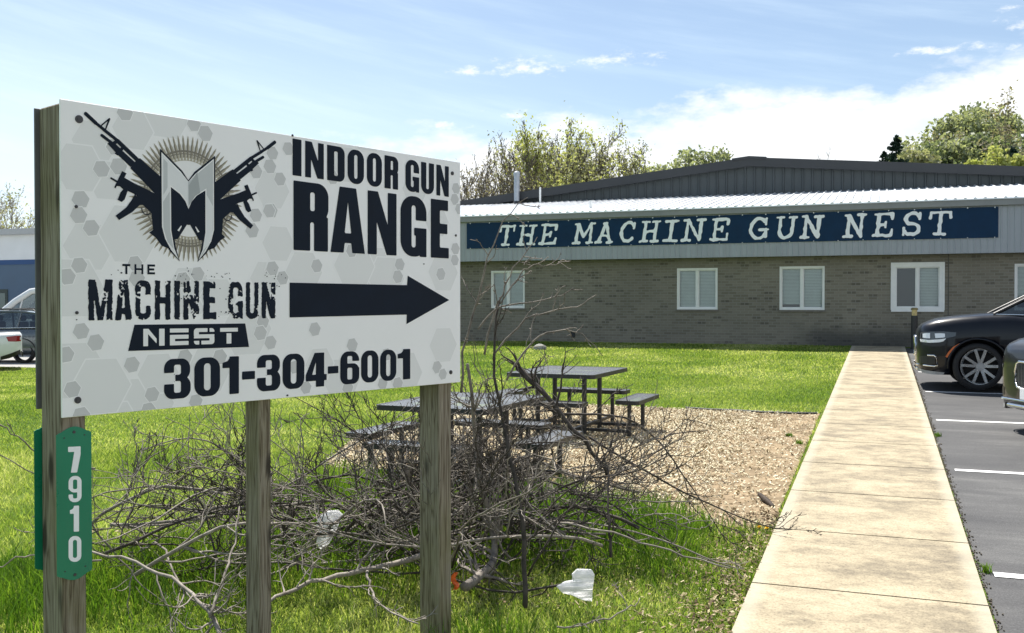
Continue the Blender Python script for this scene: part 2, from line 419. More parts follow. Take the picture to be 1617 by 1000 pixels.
def fills(fn, a, res=46, pad=.06, noise=None):
    """marching squares over the cell [0,a]x[0,1]: list of polygons"""
    nx, ny = max(6, int(res*(a+2*pad))), int(res*(1+2*pad))
    X, Y = np.meshgrid(np.linspace(-pad, a+pad, nx), np.linspace(-pad, 1+pad, ny), indexing='ij')
    D = fn(X, Y)
    if noise is not None: D = noise(X, Y, D)
    ins = D < 0; out = []
    for j in range(ny-1):
        i = 0
        while i < nx-1:
            c = (ins[i, j], ins[i+1, j], ins[i+1, j+1], ins[i, j+1]); k = sum(c)
            if k == 0: i += 1; continue
            if k == 4:
                i0 = i
                while i < nx-1 and ins[i, j] and ins[i+1, j] and ins[i+1, j+1] and ins[i, j+1]: i += 1
                out.append([(X[i0, j], Y[i0, j]), (X[i, j], Y[i, j]), (X[i, j+1], Y[i, j+1]), (X[i0, j+1], Y[i0, j+1])]); continue
            q = [(i, j), (i+1, j), (i+1, j+1), (i, j+1)]; P = []
            for e in range(4):
                A, B = q[e], q[(e+1) % 4]
                if ins[A]: P.append((X[A], Y[A]))
                if ins[A] != ins[B]:
                    t = D[A]/(D[A]-D[B]); P.append((X[A]+t*(X[B]-X[A]), Y[A]+t*(Y[B]-Y[A])))
            if len(P) > 2: out.append(P)
            i += 1
    return out
def heavy(ch, a, s=.40):
    """fat condensed sans letters in the cell [0,a]x[0,1]; s = stem as a share of the width"""
    w = s*a; r = .46*a
    def O(x, y): return SUB(rbox(x, y, 0, 0, a, 1, min(r, .30)), rbox(x, y, w, .15, a-w, .85, min((a-2*w)/2*.95, .12)))
    def f(x, y):
        if ch == 'I': return rbox(x, y, 0, 0, a, 1)
        if ch == '-': return rbox(x, y, 0, .36, a, .58)
        if ch in 'O0': return O(x, y)
        if ch == 'N': return U(U(rbox(x, y, 0, 0, .31*a, 1), rbox(x, y, .69*a, 0, a, 1)), poly(x, y, [(0, 1), (.35*a, 1), (a, 0), (.65*a, 0)]))
        if ch == 'D': return SUB(U(rbox(x, y, 0, 0, a, 1, min(r, .2)), rbox(x, y, 0, 0, .5*a, 1)), rbox(x, y, w, .15, a-w, .85, min(.04, (a-2*w)/2*.9)))
        if ch == 'R':
            b = SUB(U(rbox(x, y, 0, .44, a, 1, min(.42*a, .2)), rbox(x, y, 0, .44, .5*a, 1)), rbox(x, y, w*1.12, .585, a-w*.95, .86, .03))
            leg = rbox(x, y, a-w*1.0, 0, a*.985, .50, .0); leg = SUB(U(leg, rbox(x, y, .4*a, .36, a*.985, .54, .08)), rbox(x, y, w*1.12, -.2, a-w*1.0, .42, .03))
            return U(U(b, rbox(x, y, 0, 0, w*1.12, 1)), leg)
        if ch == 'G':
            g = SUB(O(x, y), rbox(x, y, .5*a, .47, 1.2*a, .605)); g = SUB(g, rbox(x, y, a-w*.3, -.1, 2*a, .0))
            return U(g, U(rbox(x, y, .52*a, .35, a, .48), rbox(x, y, a-w*.62, 0, a, .48)))
        if ch == 'U': return SUB(U(rbox(x, y, 0, 0, a, .8, min(r, .3)), rbox(x, y, 0, .4, a, 1)), rbox(x, y, w, .15, a-w, 1.3, min((a-2*w)/2*.95, .1)))
        if ch == 'A':
            A = poly(x, y, [(0, 0), (.26*a, 1), (.74*a, 1), (a, 0)])
            A = SUB(A, poly(x, y, [(.405*a, .30), (.5*a, .78), (.595*a, .30)]))
            return SUB(A, poly(x, y, [(.355*a, -.1), (.405*a, .15), (.595*a, .15), (.645*a, -.1)]))
        if ch == 'E': return U(U(rbox(x, y, 0, 0, .50*a, 1), rbox(x, y, 0, .82, a*.96, 1)), U(rbox(x, y, 0, .42, a*.92, .59), rbox(x, y, 0, 0, a, .18)))
        if ch == '1': return U(rbox(x, y, .42*a, 0, a, 1), poly(x, y, [(0, .70), (0, .84), (.3*a, .88), (.5*a, 1), (.6*a, 1), (.6*a, .70)]))
        if ch == '3':
            o = SUB(U(rbox(x, y, 0, .46, a*.98, 1, min(r, .24)), rbox(x, y, 0, 0, a, .56, min(r, .24))), U(rbox(x, y, w, .60, a-w, .85, .05), rbox(x, y, w, .15, a-w, .44, .05)))
            o = SUB(o, U(rbox(x, y, -.3, .375, w, .655), rbox(x, y, w*.5, .44, a*.42, .60)))
            return SUB(o, U(cap(x, y, (1.10*a, .525), (1.3*a, .525), .075), rbox(x, y, -.3, .44, a*.40, .6)))
        if ch == '4': return SUB(U(U(rbox(x, y, a*.48, 0, a*.88, 1), rbox(x, y, 0, .18, a, .36)), poly(x, y, [(0, .36), (.42*a, 1), (.88*a, 1), (.88*a, .36)])), poly(x, y, [(.30*a, .36), (.48*a, .36), (.48*a, .74)]))
        if ch in '69':
            if ch == '9': x, y = a-x, 1-y
            o = SUB(O(x, y), rbox(x, y, a*.5, .56, a*1.3, .70)); o = SUB(o, rbox(x, y, w, .5, a*1.4, .62, .0))
            b = SUB(rbox(x, y, 0, 0, a, .63, min(r, .24)), rbox(x, y, w, .14, a-w, .50, .05))
            return U(SUB(o, rbox(x, y, w, .12, a-w, .86, .05)), b)
        if ch == '7': return U(rbox(x, y, 0, .80, a, 1), poly(x, y, [(.50*a, .82), (a, .82), (a, .70), (.72*a, 0), (.22*a, 0)]))
        if ch == 'T': return U(rbox(x, y, 0, .82, a, 1), rbox(x, y, a*.33, 0, a*.67, 1))
        if ch == 'H': return U(U(rbox(x, y, 0, 0, w, 1), rbox(x, y, a-w, 0, a, 1)), rbox(x, y, 0, .41, a, .58))
        if ch == 'M': return U(U(rbox(x, y, 0, 0, .24*a, 1), rbox(x, y, .76*a, 0, a, 1)), U(poly(x, y, [(.06*a, 1), (.28*a, 1), (.60*a, 0), (.40*a, 0)]), poly(x, y, [(.94*a, 1), (.72*a, 1), (.40*a, 0), (.60*a, 0)])))
        if ch == 'C':
            o = O(x, y); return SUB(o, rbox(x, y, .5*a, .36, 1.3*a, .64))
    return f
def plainsans(ch, a, w):
    def f(x, y):
        if ch == 'T': return U(rbox(x, y, 0, 1-w, a, 1), rbox(x, y, a/2-w/2, 0, a/2+w/2, 1))
        if ch == 'H': return U(U(rbox(x, y, 0, 0, w, 1), rbox(x, y, a-w, 0, a, 1)), rbox(x, y, 0, .5-w/2, a, .5+w/2))
        if ch == 'E': return U(U(rbox(x, y, 0, 0, w, 1), rbox(x, y, 0, 1-w, a, 1)), U(rbox(x, y, 0, .5-w/2, a*.9, .5+w/2), rbox(x, y, 0, 0, a, w)))
    return f
def stencil(ch, a):
    def f(x, y):
        if ch == 'N': return U(U(rbox(x, y, 0, 0, .22*a, 1), poly(x, y, [(0, 1), (.24*a, 1), (.62*a, .42), (.62*a, .14)])), rbox(x, y, .74*a, 0, a, 1))
        if ch == 'E': return U(U(rbox(x, y, 0, .76, a, 1), rbox(x, y, 0, .38, a, .62)), U(rbox(x, y, 0, 0, a, .24), rbox(x, y, 0, 0, .27*a, .5)))
        if ch == 'S':
            b = U(rbox(x, y, 0, .38, a, 1, .2), rbox(x, y, 0, 0, a, .62, .2))
            b = SUB(b, U(rbox(x, y, .24*a, .62, 1.2*a, .77), rbox(x, y, -.2, .23, .76*a, .38)))
            return SUB(b, U(rbox(x, y, .66*a, .70, .76*a, 1.1), rbox(x, y, .26*a, -.1, .36*a, .30)))
        if ch == 'T': return U(rbox(x, y, 0, .76, a, 1), rbox(x, y, .36*a, 0, .63*a, .66))
    return f
def typer(ch, a):
    """slab-serif typewriter letters drawn with a round pen"""
    S, B = .072, .058
    def arc(cx, cy, rx, ry, d0, d1, n=18): return [(cx+rx*math.cos(math.radians(d0+(d1-d0)*i/n)), cy+ry*math.sin(math.radians(d0+(d1-d0)*i/n))) for i in range(n+1)]
    t, b = 1-B, B
    L = {
     'T': [([(.06, t), (.94, t)], B), ([(.06, t), (.05, .72)], B), ([(.94, t), (.95, .72)], B), ([(.5, t), (.5, b)], S), ([(.27, b), (.73, b)], B)],
     'H': [([(.24, t), (.24, b)], S), ([(.76, t), (.76, b)], S), ([(.24, .5), (.76, .5)], B)] + [([(c-.17, h), (c+.17, h)], B) for c in (.24, .76) for h in (t, b)],
     'E': [([(.26, t), (.26, b)], S), ([(.08, t), (.90, t), (.90, .73)], B), ([(.26, .5), (.62, .5)], B), ([(.62, .41), (.62, .60)], B), ([(.08, b), (.93, b), (.93, .30)], B)],
     'M': [([(.17, t), (.15, b)], S), ([(.83, t), (.85, b)], S), ([(.17, t), (.5, .34), (.83, t)], S), ([(.03, t), (.2, t)], B), ([(.8, t), (.97, t)], B), ([(.02, b), (.32, b)], B), ([(.68, b), (.98, b)], B)],
     'A': [([(.5, t), (.17, b)], S), ([(.5, t), (.83, b)], S), ([(.29, .36), (.71, .36)], B), ([(.36, t), (.54, t)], B), ([(.02, b), (.32, b)], B), ([(.68, b), (.98, b)], B)],
     'C': [(arc(.52, .5, .40, .43, 42, 318), S), ([(.87, .90), (.87, .66)], B)],
     'I': [([(.5, t), (.5, b)], S), ([(.16, t), (.84, t)], B), ([(.14, b), (.86, b)], B)],
     'N': [([(.2, t), (.2, b)], S), ([(.8, t), (.8, b)], S), ([(.2, t), (.8, b)], S), ([(.04, t), (.22, t)], B), ([(.62, t), (.97, t)], B), ([(.03, b), (.38, b)], B)],
     'G': [(arc(.50, .5, .40, .43, 42, 335), S), ([(.84, .90), (.84, .68)], B), ([(.56, .44), (.97, .44)], B), ([(.86, .44), (.86, .14)], S)],
     'U': [([(.2, t), (.2, .36)]+arc(.5, .36, .30, .29, 180, 360)+[(.8, .36), (.8, t)], S), ([(.04, t), (.36, t)], B), ([(.64, t), (.96, t)], B)],
     'S': [(arc(.5, .715, .33, .215, 25, 270)+arc(.5, .285, .36, .215, 90, -160), S), ([(.86, .94), (.86, .70)], B), ([(.11, .06), (.11, .32)], B)],
    }[ch]
    def f(x, y):
        d = np.full(x.shape, 9.)
        for pts, r in L: d = U(d, lineset(x, y, [(px*a, py) for px, py in pts], r))
        return d
    return f
def vnoise(seed):
    r = np.random.default_rng(seed); G = r.random((64, 64))
    def g(x, y, s):
        x, y = x*s+20, y*s+20; i, j = np.floor(x).astype(int), np.floor(y).astype(int); u, v = x-i, y-j
        u, v = u*u*(3-2*u), v*v*(3-2*v); q = lambda a, b: G[a % 64, b % 64]
        return (q(i, j)*(1-u)+q(i+1, j)*u)*(1-v)+(q(i, j+1)*(1-u)+q(i+1, j+1)*u)*v
    return g
def quad_map(TL, TR, BR, BL):
    """cell (u,v in 0..1, v up) -> 3-D quad"""
    TL, TR, BR, BL = map(np.asarray, (TL, TR, BR, BL))
    return lambda u, v: (BL*(1-u)+BR*u)*(1-v)+(TL*(1-u)+TR*u)*v
def add_fill(mb, polys, a, qm, off, m=0):
    for P in polys:
        mb.add([qm(x/a, y)+off for x, y in P], [list(range(len(P)))], m)
def add_poly(mb, pts3, m=0):
    """one outline, filled"""
    tri = tessellate_polygon([[Vector(p) for p in pts3]]); mb.add(pts3, [list(t) for t in tri], m)

# ------------------------------------------------------------------ ground, path, parking
def sheet(name, x0, x1, y0, y1, dz, mt, step=.5, smooth=True):
    xs = np.linspace(x0, x1, max(2, int((x1-x0)/step)+1)); ys = np.linspace(y0, y1, max(2, int((y1-y0)/step)+1))
    X, Y = np.meshgrid(xs, ys, indexing='ij'); Z = gz(X, Y)+dz; n, k = X.shape
    i = (np.arange(n-1)[:, None]*k+np.arange(k-1)[None, :]).ravel()
    me = mesh_np(name, np.stack([X, Y, Z], -1).reshape(-1, 3), np.stack([i, i+k, i+k+1, i+1], -1), smooth=smooth)
    o = put(name, me, mt); o['kind'] = 'structure'; return o
P0, P1 = -.73, .57                      # the footpath's two edges
def axis_steps(a, b, inner0, inner1, st):
    return np.unique(np.concatenate([[a, (a+inner0)/2], np.arange(inner0, inner1+st/2, st), [(b+inner1)/2, b]]))
xs = axis_steps(-2500, 2500, -34, 20, .75); ys = axis_steps(-60, 4000, -14, 46, .75)
X, Y = np.meshgrid(xs, ys, indexing='ij'); n_, k_ = X.shape
i_ = (np.arange(n_-1)[:, None]*k_+np.arange(k_-1)[None, :]).ravel()
put('lawn', mesh_np('lawn', np.stack([X, Y, gz(X, Y)], -1).reshape(-1, 3), np.stack([i_, i_+k_, i_+k_+1, i_+1], -1), smooth=True), SOIL)['kind'] = 'structure'
lot = sheet('parking_lot', P1+.02, 45, -10, 27.0, .006, ASPH)
GREYA = varied('pale_asphalt', (.28, .275, .265), rough=.9, amt=.15, scale=1.5)
sheet('side_lot', -120, -19, 21.6, 62, .012, GREYA, 2)
# concrete footpath: slabs with open joints
mb = MB(); y = -6.0; EDGES = []
js = [-4.9+1.37*k for k in range(0, 24)]
js = [j for j in js if j < 27.2]+[27.3]
for a, b in zip(js[:-1], js[1:]):
    g = .010; z = lambda yy: float(gz(0, yy))
    for (u, v) in ((a+g, b-g),):
        vs = [(P0, u, z(u)-.1), (P1, u, z(u)-.1), (P1, v, z(v)-.1), (P0, v, z(v)-.1), (P0, u, z(u)+.035), (P1, u, z(u)+.035), (P1, v, z(v)+.035), (P0, v, z(v)+.035)]
        mb.add(vs, [(0, 3, 2, 1), (4, 5, 6, 7), (0, 1, 5, 4), (1, 2, 6, 5), (2, 3, 7, 6), (3, 0, 4, 7)])
fp = mb.build('footpath', CONC); fp['kind'] = 'structure'
# stall lines
LINE = varied('line_paint', (.78, .78, .76), rough=.7, amt=.16, scale=14)
STALL = [on_ground(1450, 619)[1], on_ground(1468, 664)[1], on_ground(1495, 743)[1], on_ground(1553, 908)[1]]
STALL += [on_ground(1440, 588)[1], on_ground(1437, 570)[1], STALL[3]-3.3]
for k, yy in enumerate(STALL):
    o = sheet('stall_line', P1+.10, 5.9, yy-.05, yy+.05, .011, LINE, .6); 
# mulch bed under the picnic tables
MUL = [(-.78, 14.0), (-2.6, 13.9), (-3.9, 14.0), (-5.0, 13.6), (-5.65, 12.4), (-5.5, 11.3), (-5.85, 10.1), (-5.4, 8.8), (-4.7, 8.1), (-3.7, 7.9), (-2.6, 8.1), (-1.9, 7.75), (-1.2, 7.45), (-.76, 7.5)]
def in_poly(x, y, P):
    s = np.zeros(np.shape(x), bool)
    for i in range(len(P)):
        (ax, ay), (bx, by) = P[i-1], P[i]
        if ay != by: s ^= ((ay > y) != (by > y)) & (x < (bx-ax)*(y-ay)/(by-ay)+ax)
    return s
MULB = varied('mulch_soil', (.25, .19, .12), rough=.95, amt=.45, scale=5, spec=.1, bump=.8, bscale=30)
add = MB(); add_poly(add, [V(x, y, float(gz(x, y))+.008) for x, y in MUL]); o = add.build('mulch_bed', MULB); o['kind'] = 'structure'
n = 90000; x = rng.uniform(-6.6, -.74, n); y = rng.uniform(7.2, 14.2, n); ok = in_poly(x, y, MUL)
den = np.clip((-.9-x)/1.0, .25, 1); ok &= rng.random(n) < den
x, y = x[ok], y[ok]; n = len(x); a = rng.uniform(0, 6.28, n); L = rng.uniform(.005, .017, n)*rng.uniform(.7, 1.2, n); Wd = rng.uniform(.003, .007, n); tl = rng.normal(0, .45, (n, 2))
c = np.stack([x, y, gz(x, y)+.014+rng.uniform(0, .012, n)], -1)
du = np.stack([np.cos(a), np.sin(a), tl[:, 0]], -1)*L[:, None]; dv = np.stack([-np.sin(a), np.cos(a), tl[:, 1]], -1)*Wd[:, None]
vv = np.stack([c-du-dv, c+du-dv, c+du+dv, c-du+dv], 1).reshape(-1, 3)
setp(put('wood_chip_mulch', mesh_np('wood_chip_mulch', vv, np.arange(4*n).reshape(-1, 4)), m_mulch()), 'pale tan wood chips spread around the picnic tables', 'mulch', kind='stuff')
# black plastic edging along the back of the bed
EDGE = [on_ground(px, py) for px, py in ((1082, 646), (1120, 649), (1160, 650), (1200, 653), (1250, 655), (1290, 655))]
v_, f_ = tubes([(np.array(EDGE)+V(0, 0, .015), np.full(6, .022))], 6)
setp(put('bed_edging', mesh_np('bed_edging', v_, f_, smooth=True), plain('edging_black', (.02, .02, .02), .6)), 'black plastic edging strip between the lawn and the wood chips', 'edging')

# ------------------------------------------------------------------ grass
def blades(x, y, h, w, bend, segs=2):
    n = len(x); a = rng.uniform(0, 2*math.pi, n); b = rng.uniform(0, 2*math.pi, n)
    z = gz(x, y)+.002; base = np.stack([x, y, z], -1)
    sd_ = np.stack([np.cos(a), np.sin(a), 0*a], -1)*w[:, None]
    ln = np.stack([np.cos(b), np.sin(b), 0*b], -1)*(h*bend)[:, None]
    if segs == 1:
        tip = base+ln; tip[:, 2] += h
        return np.stack([base-sd_, base+sd_, tip], 1).reshape(-1, 3), np.arange(3*n).reshape(-1, 3)
    mid = base+ln*.35; mid[:, 2] += h*.6; tip = base+ln; tip[:, 2] += h*.95
    v = np.stack([base-sd_, base+sd_, mid+sd_*.75, mid-sd_*.75, tip], 1).reshape(-1, 3)
    o = (np.arange(n)*5)[:, None]
    f = np.concatenate([o+np.array([[0, 1, 2]]), o+np.array([[0, 2, 3]]), o+np.array([[3, 2, 4]])])
    return v, f
def grass_pts(n, t0, t1, u0=-.66, u1=.46):
    t = np.sqrt(rng.uniform(t0*t0, t1*t1, n)); u = rng.uniform(u0, u1, n)
    x = t*(F0[0]+u*RV[0]); y = t*(F0[1]+u*RV[1])
    ok = (x < P0-.005) & (y < WALL_Y-.05) & ~in_poly(x, y, MUL) & ~((x < -18.5) & (y > 21.55))
    return x[ok], y[ok]
pn = vnoise(3)
parts = []
for (n, t0, t1, h, w, sg) in ((90000, 2.6, 6.5, .050, .0026, 2), (120000, 6.5, 11, .050, .0042, 1), (170000, 11, 18, .036, .0062, 1), (220000, 18, 31, .034, .011, 1)):
    x, y = grass_pts(n, t0, t1); k = len(x)
    hh = h*rng.uniform(.5, 1.3, k)*(.7+.6*pn(x, y, .6)); parts.append(blades(x, y, hh, w*rng.uniform(.7, 1.3, k), rng.uniform(.2, 1.1, k), sg))
base = 0; VV = []; FF = []
for v, f in parts: VV.append(v); FF.append(f+base); base += len(v)
LAWN = m_leafy('lawn_blades', [(.11, .19, .032), (.21, .29, .055), (.33, .39, .10), (.56, .56, .28)], .5, .5)
setp(put('lawn_grass', mesh_np('lawn_grass', np.concatenate(VV), np.concatenate(FF)), LAWN), 'short bright green mown lawn grass', 'grass', kind='stuff')
# tall uncut grass round the brush pile
n = 60000; x = rng.uniform(-6.5, P0-.01, n); y = rng.uniform(3.2, 8.6, n)
dens = pn(x, y, 1.1); ok = ~in_poly(x, y, MUL) & (rng.random(n) < np.clip((dens-.25)*2.6, .05, 1))
ok &= (x > -5.6+.2*(y-4)) & ((x < -1.15) | (rng.random(n) < .35))
ok &= ~((y < 5.5) & (x > -1.7) & (rng.random(n) < .6))
x, y = x[ok], y[ok]; k = len(x); hh = rng.uniform(.07, .24, k)*(.55+.9*pn(x, y, 1.1))*np.clip(.25+.9*(-.7-x), .3, 1)
v, f = blades(x, y, hh, rng.uniform(.0022, .0045, k), rng.uniform(.15, .8, k), 2)
TALL = m_leafy('tall_grass_blades', [(.055, .12, .012), (.09, .18, .018), (.15, .25, .028), (.24, .33, .05)], .42, 1.2)
setp(put('tall_grass', mesh_np('tall_grass', v, f), TALL), 'lush uncut dark green grass under the brush pile', 'grass', kind='stuff')
# dead straw and leaf litter beside the path
n = 8200; x = P0-np.abs(rng.normal(0, .30, n))-.0; y = rng.uniform(3.4, 8.0, n)
x2 = rng.uniform(-5.6, -1.4, n); y2 = rng.uniform(5.2, 8.2, n); sel = rng.random(n) < .5
x = np.where(sel, x2, x); y = np.where(sel, y2, y); a = rng.uniform(0, 6.28, n)
L = rng.uniform(.006, .019, n); Wd = L*rng.uniform(.12, .5, n); tl = rng.normal(0, .4, (n, 2))
c = np.stack([x, y, gz(x, y)+.015+rng.uniform(0, .03, n)], -1)
du = np.stack([np.cos(a), np.sin(a), tl[:, 0]], -1)*L[:, None]; dv = np.stack([-np.sin(a), np.cos(a), tl[:, 1]], -1)*Wd[:, None]
m_, t_, p_ = mat('leaf_litter', rough=.9, spec=.1)
t_.put(p_, 'Base Color', t_.ramp(t_.new('ShaderNodeNewGeometry').outputs['Random Per Island'], [(0, (.05, .035, .025)), (.5, (.20, .145, .085)), (1, (.50, .43, .28))]))
setp(put('leaf_litter', mesh_np('leaf_litter', np.stack([c-du-dv, c+du-dv, c+du+dv, c-du+dv], 1).reshape(-1, 3), np.arange(4*n).reshape(-1, 4)), m_), 'dry brown leaf litter scattered by the footpath', 'leaf litter', kind='stuff')
# grit along the seam of path and asphalt
n = 2600; x = P1+np.abs(rng.normal(0, .022, n))+.002; y = rng.uniform(2.5, 26, n); s = rng.uniform(.003, .010, n)
c = np.stack([x, y, gz(x, y)+.008+s*.5], -1); tet = np.array([(1, 1, 1), (-1, -1, 1), (-1, 1, -1), (1, -1, -1)], float)*.6
vv = (c[:, None, :]+tet[None]*s[:, None, None]).reshape(-1, 3); o = (np.arange(n)*4)[:, None]
setp(put('grit', mesh_np('grit', vv, np.concatenate([o+np.array([q]) for q in ((0, 1, 2), (0, 3, 1), (0, 2, 3), (1, 3, 2))])), varied('grit_mat', (.10, .085, .06), .9, amt=.6, scale=40)), 'dark grit in the seam between footpath and asphalt', 'grit', kind='stuff')
def tuft(name, label, cat, p, n, h, spread, mt, group=None, w=.004):
    x = p[0]+rng.normal(0, spread, n); y = p[1]+rng.normal(0, spread, n)
    v, f = blades(x, y, h*rng.uniform(.5, 1.2, n), np.full(n, w), rng.uniform(.2, .9, n), 2)
    return setp(put(name, mesh_np(name, v, f), mt), label, cat, group)
tuft('weed', 'small green weed growing at the footpath edge nearest the camera', 'weed', (P1+.06, on_ground(1545, 905)[1], 0), 40, .07, .014, TALL, 'weeds in the seam of the path')
tuft('weed', 'low green weed tuft at the path edge beside the middle stalls', 'weed', (P1+.05, on_ground(1472, 690)[1], 0), 40, .06, .02, TALL, 'weeds in the seam of the path')
for (px, py, nm) in ((1246, 690, 'green weed clump on the wood chips near the footpath'), (1262, 702, 'smaller weed clump on the wood chips nearest the footpath')):
    tuft('weed', nm, 'weed', on_ground(px, py), 90, .05, .018, TALL, 'weeds on the wood chips')
#@@PART2
# ------------------------------------------------------------------ the roadside sign
TL_ = 3.5; A_ = at(97, 478, TL_); B_ = at(727, 478, TL_*504/347)
EX = B_-A_; EX[2] = 0; SW = float(np.linalg.norm(EX)); EX /= SW; EZ = V(0, 0, 1)
EN = np.cross(EX, EZ); 
if EN @ (CP-A_) < 0: EN = -EN                       # towards the viewer
def sgn(px, py):
    """a point of the sign's face: metres along it and height"""
    d = ray(px, py); t = ((A_-CP) @ EN)/(d @ EN); p = CP+t*d
    return p
def sp3(s, z, o=0.): p = A_+EX*s+EN*o; return V(p[0], p[1], z)
def sz(p): return float((p-A_) @ EX), float(p[2])
Z1 = sgn(98, 155.5)[2]; Z0 = sgn(96, 659)[2]
SZ1b = sgn(729, 257.5)[2]; SZ0b = sgn(723, 605)[2]
ZT, ZB = (Z1+SZ1b)/2, (Z0+SZ0b)/2
base = A_+EX*SW*.5; g0 = float(gz(base[0], base[1]))
SIGN = thing('roadside_sign', 'white hexagon patterned range sign with crossed guns emblem on three timber posts', 'sign', (base[0], base[1], g0))
def sbox(mb, s0, s1, z0, z1, o0, o1, m=0, b=0.):
    M = Matrix(((EX[0], EN[0], 0, A_[0]), (EX[1], EN[1], 0, A_[1]), (0, 0, 1, 0), (0, 0, 0, 1)))
    (mb.bbox((s0, o0, z0), (s1, o1, z1), b, m, M) if b else mb.box((s0, o0, z0), (s1, o1, z1), m, M))
PT_ = .010
mb = MB(); sbox(mb, 0, SW, ZB, ZT, -PT_, 0, 0, .0015); mb.build('panel', PANEL, SIGN)
PD = .160
mb = MB(); sbox(mb, -.012, SW-.03, ZB+.02, ZT-.012, -PT_-.004-PD-.012, -PT_-.006-PD, 0, .002); mb.build('back_panel', varied('sign_back_edge', (.10, .105, .105), .6), SIGN)
def post(s0, s1, d, ztop):
    mb = MB(); q = A_+EX*s0; g = float(gz(q[0], q[1]))
    sbox(mb, s0, s1, g-.3, ztop, -PT_-.002-d, -PT_-.002, 0, .006); o = mb.build('post', WOOD, SIGN)
    return o
sl = [sz(sgn(px, 700))[0] for px in (98, 138)]
post(.002, sl[1], PD, ZT-.012)
s_m = sz(sgn(412, 700))[0]; post(s_m, s_m+.062, .105, ZT-.05)
s_r = sz(sgn(697, 700))[0]; post(s_r-.004, s_r+.088, PD*.92, ZT-.05)
# bolts and screw holes
def bolt(px, py, r, t=.006):
    p = sgn(px, py); mb = MB(); mb.cyl(p, p+EN*t*.6, r, 14); mb.cyl(p+EN*t*.6, p+EN*t, r*.55, 6); mb.build('bolt', BOLT, SIGN)
for px, py, r in ((124.5, 188.5, .0145), (122.5, 632, .0125), (714, 274, .010), (711.5, 588, .0105), (719.5, 372, .006), (120, 326.5, .006), (121, 494, .0062), (461.5, 214, .005), (300, 0, 0), (453.5, 624.5, .004), (669, 417, .003), (120.6, 505, .002)):
    if r: bolt(px, py, r)
# printed hexagons
LAY = .0004
def lay(k): return EN*(LAY*k)
hx = MB()
def hexagon(px, py, r, m, k, rotd=0):
    s, z = sz(sgn(px, py)); P = []
    for i in range(6):
        a = math.radians(60*i+rotd); P.append((s+r*math.cos(a), z+r*math.sin(a)))
    for (ax, lim, keep) in ((0, .002, 1), (0, SW-.002, -1), (1, ZB+.002, 1), (1, ZT-.002, -1)):     # trim at the panel's edge
        Q = []
        for i in range(len(P)):
            a, b = P[i-1], P[i]; ia, ib = (a[ax]-lim)*keep >= 0, (b[ax]-lim)*keep >= 0
            if ia != ib:
                t = (lim-a[ax])/(b[ax]-a[ax]); Q.append((a[0]+t*(b[0]-a[0]), a[1]+t*(b[1]-a[1])))
            if ib: Q.append(b)
        P = Q
        if len(P) < 3: return
    hx.add([sp3(a, b)+lay(k) for a, b in P], [list(range(len(P)))], m)
BIG = [(150, 225), (170, 285), (125, 265), (210, 205), (330, 165), (140, 390), (205, 370), (160, 610), (120, 585), (250, 590), (330, 585), (430, 300), (440, 385), (420, 440), (345, 470), (560, 420), (590, 425),
       (610, 440), (640, 590), (690, 350), (545, 260), (700, 430), (580, 205), (115, 455), (230, 640), (185, 665), (300, 460), (540, 600), (480, 430), (655, 300), (700, 545), (505, 575), (390, 520), (260, 175)]
rr = random.Random(4)
for i, (px, py) in enumerate(BIG):
    r = rr.uniform(.075, .125); k = .5+.12*(i % 8)
    hexagon(px, py, r+.006, 2, k); hexagon(px, py, r, 1, k+.05)
SM = [(197, 178), (306, 196), (324, 211), (160, 267), (187, 263), (127, 315), (124, 340), (144, 360), (426, 263), (404, 271), (404, 340), (425, 333), (398, 364), (213, 416), (125, 419), (216, 440), (128, 523), (151, 541),
      (208, 576), (114, 615), (128, 657), (240, 623), (234, 648), (312, 433), (289, 442), (428, 425), (446, 439), (411, 526), (427, 541), (292, 564), (347, 564), (309, 634), (430, 242), (442, 283), (428, 333), (430, 424),
      (720, 298), (718, 315), (725, 330), (719, 393), (718, 411), (631, 418), (696, 433), (628, 437), (555, 396), (690, 580), (699, 591), (604, 606), (628, 606), (549, 613), (500, 420), (590, 470), (497, 520), (556, 545), (106, 437), (104, 560), (180, 232), (455, 235), (415, 508), (525, 280), (610, 560), (465, 580), (483, 612)]
for i, (px, py) in enumerate(SM):
    r = .033*rr.uniform(.92, 1.05); k = 2.2+.1*(i % 4); hexagon(px, py, r+.0035, 2, k, 8); hexagon(px, py, r, 0, k+.05, 8)
hx.build('hexagon_pattern', [HEXS, HEXL, HEXW], SIGN)
